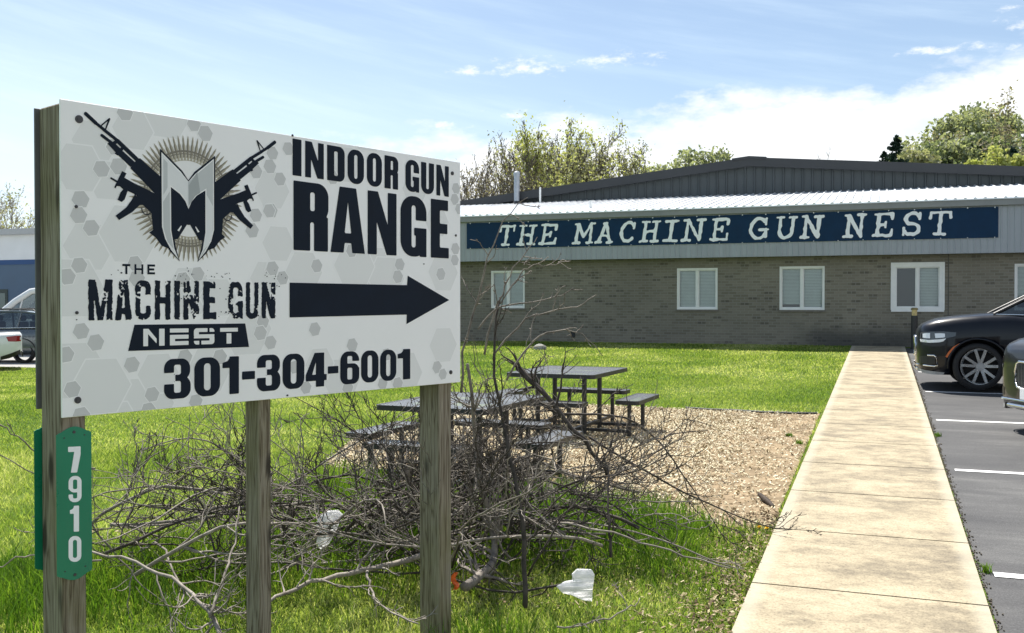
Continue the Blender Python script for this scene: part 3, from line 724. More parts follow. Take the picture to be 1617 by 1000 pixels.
# ---- emblem
em = MB()   # 0 ink, 1 silver light, 2 silver mid, 3 silver dark, 4 brass, 5 brass dark, 6 white
c1 = lambda x, y: sgn(40+x/3.5725, 140+y/3.5725)
cb = lambda x, y: sgn(120+x/7.693, 170+y/7.693)
cc = lambda x, y: sgn(170+x/6.25, 260+y/6.25)
S0, _ = sz(c1(918, 600))
ztop_, zbot_ = sz(c1(892, 262))[1], sz(c1(905, 978))[1]; RO = (ztop_-zbot_)/2*1.0; CZ = (ztop_+zbot_)/2
def P2(s, z, k): return sp3(s, z)+lay(k)
disc = [P2(S0+RO*.70*math.cos(a), CZ+RO*.70*math.sin(a), 3.4) for a in np.linspace(0, 2*math.pi, 48, endpoint=False)]; add_poly(em, disc, 6)
NB = 70
for i in range(NB):
    a = 2*math.pi*(i+.5)/NB; ca, sa = math.cos(a), math.sin(a); tx, tz = -sa, ca
    def q(r, w): return P2(S0+r*ca+w*tx, CZ+r*sa+w*tz, 3.8)
    w = RO*.030
    prof = [(.60, w*.95), (.63, w*.6), (.65, w*.95), (.83, w*.9), (.87, w*.55), (.93, w*.5), (.97, w*.28), (1.0, 0.)]
    L = [q(RO*r, -x) for r, x in prof]; R = [q(RO*r, x) for r, x in reversed(prof[:-1])]
    add_poly(em, L+R, 4)
    sh = [(.65, 0), (.65, w*.85), (.83, w*.8), (.87, w*.5), (.95, w*.3), (.95, 0)]
    add_poly(em, [p+EN*.0001 for p in [q(RO*r, x) for r, x in sh]], 5)
for r0, r1 in ((.735, .765), (.70, .715)):
    A = np.linspace(0, 2*math.pi, 96)
    for a, b in zip(A[:-1], A[1:]):
        em.add([P2(S0+RO*r*math.cos(t), CZ+RO*r*math.sin(t), 4.2) for r, t in ((r0, a), (r1, a), (r1, b), (r0, b))], [(0, 1, 2, 3)], 5)
def both(pts, m=0, k=5.):
    """a traced outline and its mirror image about the emblem's axis"""
    A = [sz(p) for p in pts]
    add_poly(em, [P2(s, z, k) for s, z in A], m); add_poly(em, [P2(2*S0-s, z, k+.15) for s, z in A], m)
def bar(fn, a, b, r, r2=None, n=6, k=5.):
    r2 = r2 or r; a = V(*a); b = V(*b); d = (b-a)/np.linalg.norm(b-a); nn = V(-d[1], d[0]); P = []
    for i in range(n+1):
        t = math.pi*i/n+math.pi/2; P.append(b*0+a+r*(math.cos(t)*d+math.sin(t)*nn))
    for i in range(n+1):
        t = math.pi*i/n-math.pi/2; P.append(b+r2*(math.cos(t)*d+math.sin(t)*nn))
    both([fn(*p) for p in P], 0, k)
bar(cb, (115, 75), (238, 190), 22, 22, k=5.0); bar(cb, (238, 190), (350, 280), 18, k=5.02); bar(cb, (335, 270), (505, 405), 19, k=5.04); bar(cb, (500, 405), (745, 640), 25, k=5.06)
bar(cb, (308, 216), (398, 140), 8, 9, k=5.08); bar(cb, (402, 140), (357, 262), 12, 8, k=5.1)
bar(cb, (310, 338), (415, 418), 18, k=5.03)
both([cb(*p) for p in ((380, 440), (425, 405), (475, 440), (530, 492), (560, 525), (718, 668), (660, 722), (512, 582), (495, 580), (468, 560), (478, 545))], 0, 5.12)
both([cb(*p) for p in ((440, 420), (500, 380), (520, 410), (480, 450))], 0, 5.13); both([cb(*p) for p in ((525, 500), (575, 460), (592, 480), (560, 530))], 0, 5.14)
both([c1(*p) for p in ((645, 393), (765, 500), (785, 640), (740, 605), (592, 450), (602, 425))], 0, 5.3)
# sub-machine gun
bar(cc, (32, 135), (95, 172), 9, k=5.02)
both([cc(*p) for p in ((140, 65), (183, 87), (162, 130), (250, 180), (375, 240), (490, 300), (545, 330), (560, 560), (545, 800), (520, 770), (440, 600), (430, 480), (345, 400), (300, 400), (280, 300), (190, 258), (150, 245), (118, 215), (88, 212), (75, 237), (62, 225))], 0, 5.4)
both([cc(*p) for p in ((160, 235), (195, 262), (165, 345), (137, 370), (95, 348), (125, 275))], 0, 5.5)
both([cc(*p) for p in ((270, 285), (315, 400), (240, 470), (110, 548), (75, 506), (180, 425), (235, 350))], 0, 5.6)
for a, b in zip(range(0, 5), range(1, 6)):
    th = lambda i: math.radians(190-i*38)
    bar(cc, (385+52*math.cos(th(a)), 440+58*-math.sin(-th(a))*-1 if False else 440+56*math.sin(math.pi-th(a)+0)), (385+52*math.cos(th(b)), 440+56*math.sin(math.pi-th(b))), 5, n=3, k=5.05+.01*a)
both([cc(*p) for p in ((440, 590), (560, 560), (600, 830), (530, 800), (470, 720), (408, 672), (445, 645))], 0, 5.7)
# stock block between the legs of the letter
both([c1(*p) for p in ((825, 575), (870, 600), (919, 690), (919, 770), (910, 768), (858, 850), (830, 850), (800, 700))], 0, 5.9)
both([c1(*p) for p in ((856, 800), (878, 772), (880, 778), (866, 806))], 6, 6.1)
# the letter
Lp = [(760, 345), (840, 425), (880, 465), (919, 525), (919, 690), (895, 640), (865, 600), (826, 570), (828, 800), (845, 900), (868, 972), (815, 915), (780, 850), (762, 780)]
cen = V(800, 640)
def inset(pts, d):
    out_ = []; n = len(pts)
    for i in range(n):
        a, b, c = V(*pts[i-1]), V(*pts[i]), V(*pts[(i+1) % n]); u = (b-a)/np.linalg.norm(b-a); w = (c-b)/np.linalg.norm(c-b)
        nu, nw = V(-u[1], u[0]), V(-w[1], w[0]); m = nu+nw; m = m/max(.35, (m @ m)/2)
        out_.append(b+d*m)
    return out_
both([c1(*p) for p in inset(Lp, -3)], 0, 6.4)
I1 = inset(Lp, 7); I2 = inset(Lp, 13)
fix = lambda I, e: [(min(p[0], 919.) if i in (3, 4) else p[0], p[1]) for i, p in enumerate(I)]
def setx(I): J = [tuple(p) for p in I]; J[3] = (919, J[3][1]); J[4] = (919, J[4][1]); return J
I1, I2 = setx(I1), setx(I2)
A1 = [sz(c1(*p)) for p in I1]; A2 = [sz(c1(*p)) for p in I2]
add_poly(em, [P2(s, z, 6.8) for s, z in A1], 6); add_poly(em, [P2(2*S0-s, z, 6.8) for s, z in A1], 6)
add_poly(em, [P2(s, z, 7.1) for s, z in A2], 1); add_poly(em, [P2(2*S0-s, z, 7.1) for s, z in A2], 2)
# shaded leg facets
fac = [c1(*p) for p in ((775, 640), (812, 580), (815, 800), (835, 905), (800, 865), (778, 790))]
fs_ = [sz(p) for p in fac]
add_poly(em, [P2(s, z, 7.4) for s, z in fs_], 2); add_poly(em, [P2(2*S0-s, z, 7.4) for s, z in fs_], 1)
add_poly(em, [P2(*sz(c1(*p)), 7.4) for p in ((777, 395), (800, 420), (800, 560), (777, 600))], 2)
add_poly(em, [P2(2*S0-sz(c1(*p))[0], sz(c1(*p))[1], 7.4) for p in ((866, 460), (915, 545), (915, 660), (880, 600), (850, 575))], 3)
em.build('emblem', [INK, plain('silver_light', (.72, .74, .74), .3), plain('silver_mid', (.50, .53, .53), .3), plain('silver_dark', (.34, .37, .37), .3),
                    plain('brass_print', (.40, .37, .28), .45), plain('brass_shadow', (.19, .175, .135), .45), plain('print_white', (.83, .83, .82), .4)], SIGN)
# ---- lettering
lt = MB()
def word(mb, items, top, bot, fn, off, m=0, asp=None, res=46, noise=None, shear=0., surf=None):
    """items: (char, left px, right px); top/bot: px lines ((x,y),(x,y))"""
    surf = surf or sgn
    yl = lambda L, x: L[0][1]+(L[1][1]-L[0][1])*(x-L[0][0])/(L[1][0]-L[0][0])
    for i, (ch, l, r) in enumerate(items):
        TLp, TRp = surf(l+shear/2, yl(top, l)), surf(r+shear/2, yl(top, r)); BLp, BRp = surf(l-shear/2, yl(bot, l)), surf(r-shear/2, yl(bot, r))
        a = float(np.linalg.norm(TRp-TLp)/np.linalg.norm(TLp-BLp))
        ns = None if noise is None else noise(i)
        add_fill(mb, fills(fn(ch, a), a, res, noise=ns), a, quad_map(TLp, TRp, BRp, BLp), off, m)
k4 = lambda x: 460+x/4.763
word(lt, [(c, k4(l), k4(r)) for c, l, r in (('I', 8, 75), ('N', 103, 243), ('D', 268, 400), ('O', 422, 545), ('O', 567, 680), ('R', 700, 803), ('G', 857, 960), ('U', 975, 1072), ('N', 1090, 1183))],
     ((463.1, 219), (708.4, 263.5)), ((461.7, 276.8), (708.4, 311.2)), lambda c, a: heavy(c, a, .40), lay(4))
word(lt, [(c, k4(l), k4(r)) for c, l, r in (('R', 15, 278), ('A', 293, 552), ('N', 573, 790), ('G', 820, 1015), ('E', 1048, 1183))],
     ((464.2, 285.2), (707.7, 317.5)), ((462.5, 394.8), (708.4, 408.4)), lambda c, a: heavy(c, a, .42), lay(4), res=60)
word(lt, [(c, l, r) for c, l, r in (('3', 258.7, 300.8), ('0', 306.6, 347.2), ('1', 351, 377), ('-', 382, 402.3), ('3', 405.5, 442.5), ('0', 446, 480.3), ('4', 482.5, 515.5), ('-', 517.3, 534), ('6', 537, 567), ('0', 570, 597.4), ('0', 600, 625.5), ('1', 627.7, 647.5))],
     ((259, 567.5), (648, 551)), ((259, 631.5), (648, 598.5)), lambda c, a: heavy(c, a, .37), lay(4), res=52)
word(lt, [('T', 193, 205.5), ('H', 212, 226), ('E', 232.5, 244.5)], ((193, 417), (244.5, 418)), ((193, 433), (244.5, 433.5)), lambda c, a: plainsans(c, a, .21), lay(4), res=30)
k5 = lambda x: 120+x/4.7559
nz = vnoise(11); nz2 = vnoise(12)
def grunge(i):
    def f(X, Y, D):
        e = nz(X+i*3.7, Y, 9)*.6+nz2(X+i*2.1, Y, 26)*.5
        patch = nz2(X+i*5.3, Y+2, 2.6)
        D = D+(e-.56)*.035
        return np.where((e > .69) & (patch > .55), np.maximum(D, .02), D)
    return f
word(lt, [(c, k5(l), k5(r)) for c, l, r in (('M', 92, 272), ('A', 292, 420), ('C', 445, 560), ('H', 592, 708), ('I', 738, 778), ('N', 806, 922), ('E', 955, 1050), ('G', 1143, 1250), ('U', 1275, 1368), ('N', 1393, 1495))],
     ((139, 441.5), (434, 446.5)), ((139, 506), (434, 503)), lambda c, a: heavy(c, a, .33 if c not in 'I' else .4), lay(4), res=64, noise=grunge)
# splatter round the distressed word
rs = random.Random(5)
for _ in range(70):
    x = rs.choice((292, 300, 415, 425, 350, 436, 330, 180))+rs.gauss(0, 9); y = rs.choice((429, 433, 437, 452, 470, 498))+rs.gauss(0, 3); p = sgn(x, y); r = rs.uniform(.0012, .0034)
    n = rs.randint(4, 6); lt.add([p+lay(4)+r*(EX*math.cos(6.28*i/n)*rs.uniform(.6, 1.8)+EZ*math.sin(6.28*i/n)) for i in range(n)], [list(range(n))], 0)
add_poly(lt, [sgn(*p)+lay(4) for p in ((212, 513), (387, 511), (393, 548), (202, 554.5))])
word(lt, [(c, k5(l), k5(r)) for c, l, r in (('N', 503, 663), ('E', 703, 843), ('S', 883, 1037), ('T', 1080, 1213))], ((225.7, 519.5), (375, 517.8)), ((225.7, 547), (375, 542.3)), stencil, lay(6), m=1, res=40)
lt.build('lettering', [INK, plain('print_white_letter', (.84, .84, .83), .4)], SIGN)
ar = MB(); add_poly(ar, [sgn(*p)+lay(4) for p in ((457, 446.5), (642.5, 450.5), (643.5, 435.5), (709, 474), (641.5, 512), (642, 497), (457, 501.5))]); ar.build('arrow', INK, SIGN)

# house number plates
def plate(name, label, front):
    o0 = -PT_-.002 if front else -PT_-.002-PD-.004
    s0, s1 = (sz(sgn(90.5, 690))[0], sz(sgn(146, 690))[0]) if front else (-.022, .115)
    za, zb_ = sz(sgn(112, 686))[1], sz(sgn(112, 907))[1]
    q = A_+EX*(s0+s1)/2
    T = thing(name, label, 'number plate', (q[0], q[1], zb_))
    w = s1-s0; P = [(s0, zb_), (s0+.01, zb_-.006)]+[(s0+w*(.14+.72*i/8), zb_-.008-.018*math.sin(math.pi*i/8)) for i in range(9)]+[(s1-.01, zb_-.006), (s1, zb_)]
    P += [(s1, za), (s1-.01, za+.006)]+[(s1-w*(.14+.72*i/8), za+.008+.018*math.sin(math.pi*i/8)) for i in range(9)]+[(s0+.01, za+.006), (s0, za)]
    mb = MB(); n = len(P); t0, t1 = (o0+.0005, o0+.0035) if front else (o0-.0035, o0-.0005)
    vs = [sp3(a, b, t0) for a, b in P]+[sp3(a, b, t1) for a, b in P]
    mb.add(vs, [list(range(n)), list(range(2*n-1, n-1, -1))]+[[i, (i+1) % n, n+(i+1) % n, n+i] for i in range(n)]); mb.build('plate', GREEN, T)
    if front:
        lm = MB(); cs = 40/130.; K = lambda x, y: (40+x*130/361., 640+y*360/1000.)
        for ch, x0, x1, y0, y1 in (('7', 192, 247, 184, 298), ('9', 194, 251, 313, 428), ('1', 200, 240, 444, 558), ('0', 194, 250, 577, 690)):
            (l, t), (r, b) = K(x0, y0), K(x1, y1); sk = -1.5
            TLp, TRp, BLp, BRp = sgn(l, t), sgn(r, t-1.0), sgn(l, b), sgn(r, b-1.0)
            dz = EN*(t1+.0006)
            a = float(np.linalg.norm(TRp-TLp)/np.linalg.norm(TLp-BLp)); add_fill(lm, fills(heavy(ch, a, .34), a, 40), a, quad_map(TLp, TRp, BRp, BLp), dz)
        lm.build('house_number', WPAINT, T)
    for ss, zz, r in ((.5, za+.006, .0055), (.5, zb_-.007, .0055), (.22, za-.012, .0025), (.8, za-.008, .0025), (.22, zb_+.012, .0025), (.8, zb_+.016, .0025)):
        c = s0+w*ss; d = 1 if front else -1; bm_ = MB(); bm_.cyl(sp3(c, zz, t1 if front else t0), sp3(c, zz, (t1 if front else t0)+d*.002), r, 10); bm_.build('screw', BOLT, T)
plate('address_plate', 'green address plate with white numbers 7910 screwed to front of left sign post', True)
plate('address_plate', 'plain green plate edge showing behind the left sign post', False)

# ------------------------------------------------------------------ the building
BX0, BX1 = -19.5, 14.0; GB = float(gz(0, WALL_Y))
BLD = thing('commercial_building', 'low grey brick building with pale metal roof and dark gabled hall behind', 'building', (-2, WALL_Y, GB))
WINS = [(-11.12, -10.03, 1.73, 2.865), (-5.435, -4.29, 1.705, 2.87), (-2.615, -1.435, 1.70, 2.885), (.275, 1.475, 1.70, 2.90), (3.14, 4.32, 1.70, 2.88), (6.3, 7.5, 1.70, 2.88), (-14.6, -13.5, 1.72, 2.87)]
xs = sorted({BX0, BX1} | {w[0] for w in WINS} | {w[1] for w in WINS}); zs = sorted({GB-.4, 3.6} | {w[2] for w in WINS} | {w[3] for w in WINS})
mb = MB()
def hole(x, z): return any(w[0] < x < w[1] and w[2] < z < w[3] for w in WINS)
for a, b in zip(xs[:-1], xs[1:]):
    for c, d in zip(zs[:-1], zs[1:]):
        if not hole((a+b)/2, (c+d)/2): mb.add([(a, WALL_Y, c), (b, WALL_Y, c), (b, WALL_Y, d), (a, WALL_Y, d)], [(0, 1, 2, 3)])
for w in WINS:   # reveals
    a, b, c, d = w; y0, y1 = WALL_Y, WALL_Y+.14
    mb.add([(a, y0, c), (a, y1, c), (a, y1, d), (a, y0, d)], [(0, 1, 2, 3)]); mb.add([(b, y0, c), (b, y0, d), (b, y1, d), (b, y1, c)], [(0, 1, 2, 3)])
    mb.add([(a, y0, d), (a, y1, d), (b, y1, d), (b, y0, d)], [(0, 1, 2, 3)]); mb.add([(a, y0, c), (b, y0, c), (b, y1, c), (a, y1, c)], [(0, 1, 2, 3)])
mb.add([(BX0, WALL_Y, GB-.4), (BX0, WALL_Y, 4.4), (BX0, WALL_Y+20, 4.4), (BX0, WALL_Y+20, GB-.4)], [(0, 1, 2, 3)])
mb.add([(BX1, WALL_Y, GB-.4), (BX1, WALL_Y+20, GB-.4), (BX1, WALL_Y+20, 4.4), (BX1, WALL_Y, 4.4)], [(0, 1, 2, 3)])
wall = put('brick_wall', mesh_np('brick_wall', mb.v, mb.f, mb.m), BRICK, BLD)
mb = MB(); mb.box((BX0+.1, WALL_Y+.5, GB-.3), (BX1-.1, WALL_Y+.6, 4.2)); mb.build('dark_backing', DARK, BLD)  # dark sheet behind the panes stands in for the shade of unlit rooms
for i, (a, b, c, d) in enumerate(WINS):
    big = i == 3; fw = .075 if big else .05; y0 = WALL_Y-(.03 if big else .0)+.01; y1 = WALL_Y+.10
    F = MB()
    for lo, hi in (((a, y0, c), (a+fw, y1, d)), ((b-fw, y0, c), (b, y1, d)), ((a+fw, y0, d-fw), (b-fw, y1, d)), ((a+fw, y0, c), (b-fw, y1, c+fw))): F.box(lo, hi)
    if big: F.box((a-.04, WALL_Y-.032, c-.04), (b+.04, WALL_Y-.022, c)); F.box((a-.05, WALL_Y-.032, c), (a, WALL_Y-.012, d+.05)); F.box((b, WALL_Y-.032, c), (b+.05, WALL_Y-.012, d+.05)); F.box((a, WALL_Y-.032, d), (b, WALL_Y-.012, d+.05))
    mx = (a+b)/2
    for lo, hi in (((mx-.028, y0+.02, c+fw), (mx+.028, y1-.02, d-fw)),): F.box(lo, hi)
    for l, r, yy in ((a+fw, mx-.028, y0+.035), (mx+.028, b-fw, y0+.05)):
        F.box((l, yy, c+fw), (l+.025, yy+.03, d-fw)); F.box((r-.025, yy, c+fw), (r, yy+.03, d-fw)); F.box((l+.025, yy, d-fw-.025), (r-.025, yy+.03, d-fw)); F.box((l+.025, yy, c+fw), (r-.025, yy+.03, c+fw+.025))
    w = F.build('window', WHITE, BLD)
    if not big: S = MB(); S.box((a-.03, WALL_Y-.035, c-.055), (b+.03, WALL_Y+.02, c-.002)); S.build('sill', varied('brick_sill', (.17, .155, .13), .9, amt=.2, scale=14), w)
    for k, (l, r) in enumerate(((a+fw+.025, mx-.053), (mx+.053, b-fw-.025))):
        g = MB(); g.add([(l, y0+.055+.012*k, c+fw+.025), (r, y0+.055+.012*k, c+fw+.025), (r, y0+.055+.012*k, d-fw-.025), (l, y0+.055+.012*k, d-fw-.025)], [(0, 1, 2, 3)])
        put('pane', mesh_np('pane', g.v, g.f), GLASS, w)
        if not (big and k == 0):
            bl = MB(); nsl = 26; zz = np.linspace(c+fw+(0, .0, .10, 0, .22, 0, .15)[i]*(k == (i % 2)), d-fw, nsl+1)
            for q in range(nsl): bl.add([(l-.02, WALL_Y+.125, zz[q]+.004), (r+.02, WALL_Y+.125, zz[q]+.004), (r+.02, WALL_Y+.15, zz[q+1]), (l-.02, WALL_Y+.15, zz[q+1])], [(0, 1, 2, 3)])
            put('blind', mesh_np('blind', bl.v, bl.f), BLIND, w)
# control joint in the brickwork
mb = MB(); mb.box((1.60, WALL_Y-.006, GB), (1.625, WALL_Y-.001, 3.2)); mb.build('control_joint', plain('joint_seal', (.10, .095, .085), .8), BLD)
mb = MB(); vx, vz = on_y(905, 528, WALL_Y)[0], on_y(905, 528, WALL_Y)[2]; mb.bbox((vx-.06, WALL_Y-.05, vz-.09), (vx+.06, WALL_Y-.001, vz+.09), .01); mb.build('wall_vent', DARK, BLD)
# ribbed mansard, gutter, roof of the front range
MY0, MY1 = WALL_Y-.40, WALL_Y-.34; MZ0, MZ1 = 3.145, 4.325
def ribs(mb, x0, x1, p0, p1, step, w, h, nrm):
    """ribs along the line p0(y,z)->p1(y,z), repeated in x"""
    p0, p1, nrm = V(*p0), V(*p1), V(*nrm)
    for x in np.arange(x0, x1, step):
        q = []
        for p in (p0, p1):
            for dx, dn in ((-w, 0), (-w*.5, h), (w*.5, h), (w, 0)): r = p+nrm*dn; q.append((x+dx, r[0], r[1]))
        mb.add(q, [(0, 1, 5, 4), (1, 2, 6, 5), (2, 3, 7, 6), (0, 3, 2, 1), (4, 5, 6, 7)])
mb = MB(); mb.box((BX0-.3, MY0, MZ0), (BX1+.3, MY1, MZ1)); ribs(mb, BX0-.2, BX1+.3, (MY0, MZ0), (MY0, MZ1), .152, .022, .016, (-1, 0)); mb.build('fascia', MANS, BLD)
mb = MB(); mb.box((BX0-.3, MY1, MZ0+.004), (BX1+.3, WALL_Y+.02, MZ0+.03)); mb.build('soffit', varied('soffit_mat', (.16, .165, .16), .8), BLD)
mb = MB(); mb.bbox((BX0-.35, MY0-.10, MZ1-.002), (BX1+.35, MY1+.02, MZ1+.165), .012); mb.build('gutter', GUTT, BLD)
HY = 33.0
ra, rb = (MY0-.13, MZ1+.185), (HY, 5.47)
mb = MB(); mb.add([(BX0-.35, ra[0], ra[1]), (BX1+.35, ra[0], ra[1]), (BX1+.35, rb[0], rb[1]), (BX0-.35, rb[0], rb[1]), (BX0-.35, ra[0], ra[1]-.03), (BX1+.35, ra[0], ra[1]-.03)], [(0, 1, 2, 3), (0, 4, 5, 1)])
nr = V(-(rb[1]-ra[1]), rb[0]-ra[0]); nr /= np.linalg.norm(nr)
ribs(mb, BX0-.2, BX1+.3, ra, rb, .228, .04, .032, nr)
rf = put('roof', mesh_np('roof', mb.v, mb.f, mb.m), ROOFW, BLD)
def roof_z(y): return ra[1]+(rb[1]-ra[1])*(y-ra[0])/(rb[0]-ra[0])
# vent pipes on the roof
def pipe_at(px, py_base, py_top, r, mt, cap_):
    d = ray(px, py_base); kz = (rb[1]-ra[1])/(rb[0]-ra[0]); mid = (ra[1]-kz*ra[0]-EYE)/(d[2]/d[1]-kz)
    mid = HY-.5 if (mid > HY-.5 or mid < ra[0]) else mid
    p = on_y(px, py_base, mid); top = on_y(px, py_top, mid)[2]
    mb = MB(); mb.cyl((p[0], p[1], roof_z(mid)-.05), (p[0], p[1], top), r, 20)
    if cap_: mb.cyl((p[0], p[1], top-.12), (p[0], p[1], top+.01), r*1.14, 20); mb.cyl((p[0], p[1], top+.01), (p[0], p[1], top+.05), r*1.1, 20, r2=r*.7); mb.cyl((p[0], p[1], roof_z(mid)-.02), (p[0], p[1], roof_z(mid)+.10), r*1.7, 20, 1, r2=r*1.1)
    mb.build('vent_pipe', [mt, HALLT], BLD, smooth=False)
pipe_at(816, 319, 273, .10, varied('galvanised', (.33, .36, .40), .42, .6, amt=.15, scale=8), True)
pipe_at(853, 320, 296, .035, WHITE, False)
pipe_at(933, 329, 317, .05, WHITE, False)
# the gabled hall
PKX, PKZ = -4.07, 6.56; LX, LZ = -14.5, 5.50; RX, RZ = 10.0, 5.35
HB = HY+22; TRM = .30
mb = MB(); mb.add([(LX, HY, 3.), (RX, HY, 3.), (RX, HY, RZ), (PKX, HY, PKZ), (LX, HY, LZ)], [(0, 1, 2, 3, 4)]); mb.add([(LX, HB, 3.), (LX, HY, 3.), (LX, HY, LZ), (LX, HB, LZ)], [(0, 1, 2, 3)]); mb.add([(RX, HY, 3.), (RX, HB, 3.), (RX, HB, RZ), (RX, HY, RZ)], [(0, 1, 2, 3)])
mb.add([(LX, HB, 3.), (RX, HB, 3.), (RX, HB, RZ), (PKX, HB, PKZ), (LX, HB, LZ)], [(4, 3, 2, 1, 0)])
for x in np.arange(LX+.2, RX, .305):
    zt = PKZ-(PKZ-LZ)*(PKX-x)/(PKX-LX) if x < PKX else PKZ-(PKZ-RZ)*(x-PKX)/(RX-PKX)
    mb.add([(x-.045, HY, 4.6), (x-.02, HY-.035, 4.6), (x+.02, HY-.035, 4.6), (x+.045, HY, 4.6), (x-.045, HY, zt), (x-.02, HY-.035, zt), (x+.02, HY-.035, zt), (x+.045, HY, zt)], [(0, 1, 5, 4), (1, 2, 6, 5), (2, 3, 7, 6)])
mb.build('gable_wall', HALLM, BLD)
mb = MB(); y0 = HY-.28
for (xa, za, xb, zb_) in ((LX-.3, LZ-.03, PKX, PKZ), (PKX, PKZ, RX+.3, RZ-.03)):
    mb.add([(xa, y0, za), (xb, y0, zb_), (xb, HB, zb_), (xa, HB, za), (xa, y0, za+.05), (xb, y0, zb_+.05), (xb, HB, zb_+.05), (xa, HB, za+.05)], [(0, 3, 2, 1), (4, 5, 6, 7), (0, 4, 7, 3), (1, 2, 6, 5), (0, 1, 5, 4)])
mb.build('hall_roof', HALLM, BLD)
mb = MB()
for (xa, za, xb, zb_) in ((LX-.32, LZ-.03, PKX, PKZ), (PKX, PKZ, RX+.32, RZ-.03)):
    q = [(xa, y0-.06, za-.20), (xb, y0-.06, zb_-.20), (xb, y0-.06, zb_+.09), (xa, y0-.06, za+.09), (xa, y0-.003, za-.20), (xb, y0-.003, zb_-.20), (xb, y0-.003, zb_+.09), (xa, y0-.003, za+.09)]
    mb.add(q, [(0, 1, 2, 3), (3, 2, 6, 7), (0, 4, 5, 1), (0, 3, 7, 4), (1, 5, 6, 2), (4, 7, 6, 5)])
mb.build('rake_trim', HALLT, BLD)
mb = MB()
for (xa, za, xb, zb_) in ((PKX-.55, PKZ-.01, PKX, PKZ+.045), (PKX, PKZ+.045, PKX+.55, PKZ-.01)):
    mb.add([(xa, y0-.10, za), (xb, y0-.10, zb_), (xb, HB, zb_), (xa, HB, za), (xa, y0-.10, za+.08), (xb, y0-.10, zb_+.08), (xb, HB, zb_+.08), (xa, HB, za+.08)], [(0, 1, 5, 4), (4, 5, 6, 7), (0, 3, 2, 1), (0, 4, 7, 3), (1, 2, 6, 5)])
mb.build('ridge_cap', HALLT, BLD)
# banner
BY = MY0-.028
bsurf = lambda px, py: on_y(px, py, BY)
bx0, bx1 = bsurf(737, 372)[0], bsurf(1576.5, 350)[0]; bz0, bz1 = 3.525, 4.297
BAN = thing('shop_banner', 'long navy banner with white typewriter lettering fixed along the metal fascia', 'banner', ((bx0+bx1)/2, BY, bz0))
nx = 60; mb = MB(); gx = np.linspace(bx0, bx1, nx); vs = []; pn2 = vnoise(21)
for j, zz in enumerate(np.linspace(bz0, bz1, 7)):
    for x in gx: vs.append((x, BY+.010*(float(pn2(V(x), V(zz*.7), .9)[0])-.5), zz))
fs = [(j*nx+i, j*nx+i+1, (j+1)*nx+i+1, (j+1)*nx+i) for j in range(6) for i in range(nx-1)]
put('banner_sheet', mesh_np('banner_sheet', vs, fs, smooth=True), NAVY, BAN)
bl = MB(); kk6 = lambda x: 720+x/3.448; kk7 = lambda x: 1150+x/3.4475
bt = ((800, 355.8), (1490, 333)); bb = ((800, 388.4), (1490, 372))
jn = vnoise(31)
wob = lambda i: (lambda X, Y, D: D+(jn(X+i*1.9, Y, 7)-.5)*.055)
I6 = [(c, kk6(l)+1, kk6(r)) for c, l, r in (('T', 232, 318), ('H', 332, 440), ('E', 452, 552), ('M', 640, 752), ('A', 764, 860), ('C', 888, 978), ('H', 1000, 1113), ('I', 1120, 1222), ('N', 1232, 1355), ('E', 1382, 1488))]
I7 = [(c, kk7(l), kk7(r)) for c, l, r in (('G', 113, 222), ('U', 258, 373), ('N', 397, 515), ('N', 630, 748), ('E', 787, 900), ('S', 945, 1055), ('T', 1092, 1215))]
word(bl, I6, bt, bb, typer, V(0, -.014, 0), res=40, noise=wob, shear=5., surf=bsurf); word(bl, I7, bt, bb, typer, V(0, -.014, 0), res=40, noise=wob, shear=3.5, surf=bsurf)
put('lettering', mesh_np('lettering', bl.v, bl.f), WPAINT, BAN)
gr = MB()
for x in np.linspace(bx0+.12, bx1-.08, 24):
    gr.cyl((x, BY-.012, bz1-.012), (x, BY-.004, bz1-.012), .016, 8); gr.cyl((x, BY-.012, bz0+.012), (x, BY-.004, bz0+.012), .012, 8)
gr.build('grommet_row', plain('grommet', (.75, .75, .75), .4, .3), BAN)
# bollard light
bp = on_ground(1441, 552); bp = V(.78, 26.75, float(gz(.78, 26.75)))
T = thing('bollard_light', 'black bollard with a small amber lamp head by the end of the footpath', 'bollard', bp)
hb = on_y(1441, 486, bp[1])[2]-bp[2]
mb = MB(); mb.lathe([(.0, 0), (.10, 0), (.10, .03), (.078, .035), (.078, hb-.20), (0, hb-.20)], bp, n=20); mb.build('post', BLACKM, T)
mb = MB(); mb.lathe([(.0, hb-.20), (.065, hb-.20), (.065, hb-.06), (0, hb-.06)], bp, n=20); mb.build('lamp_lens', varied('amber_lens', (.60, .47, .20), .3, amt=.2, scale=20), T)
mb = MB(); mb.lathe([(.0, hb-.06), (.085, hb-.06), (.085, hb-.02), (.05, hb), (0, hb)], bp, n=20); mb.build('lamp_cap', varied('brass_cap', (.25, .20, .09), .4, .5), T)

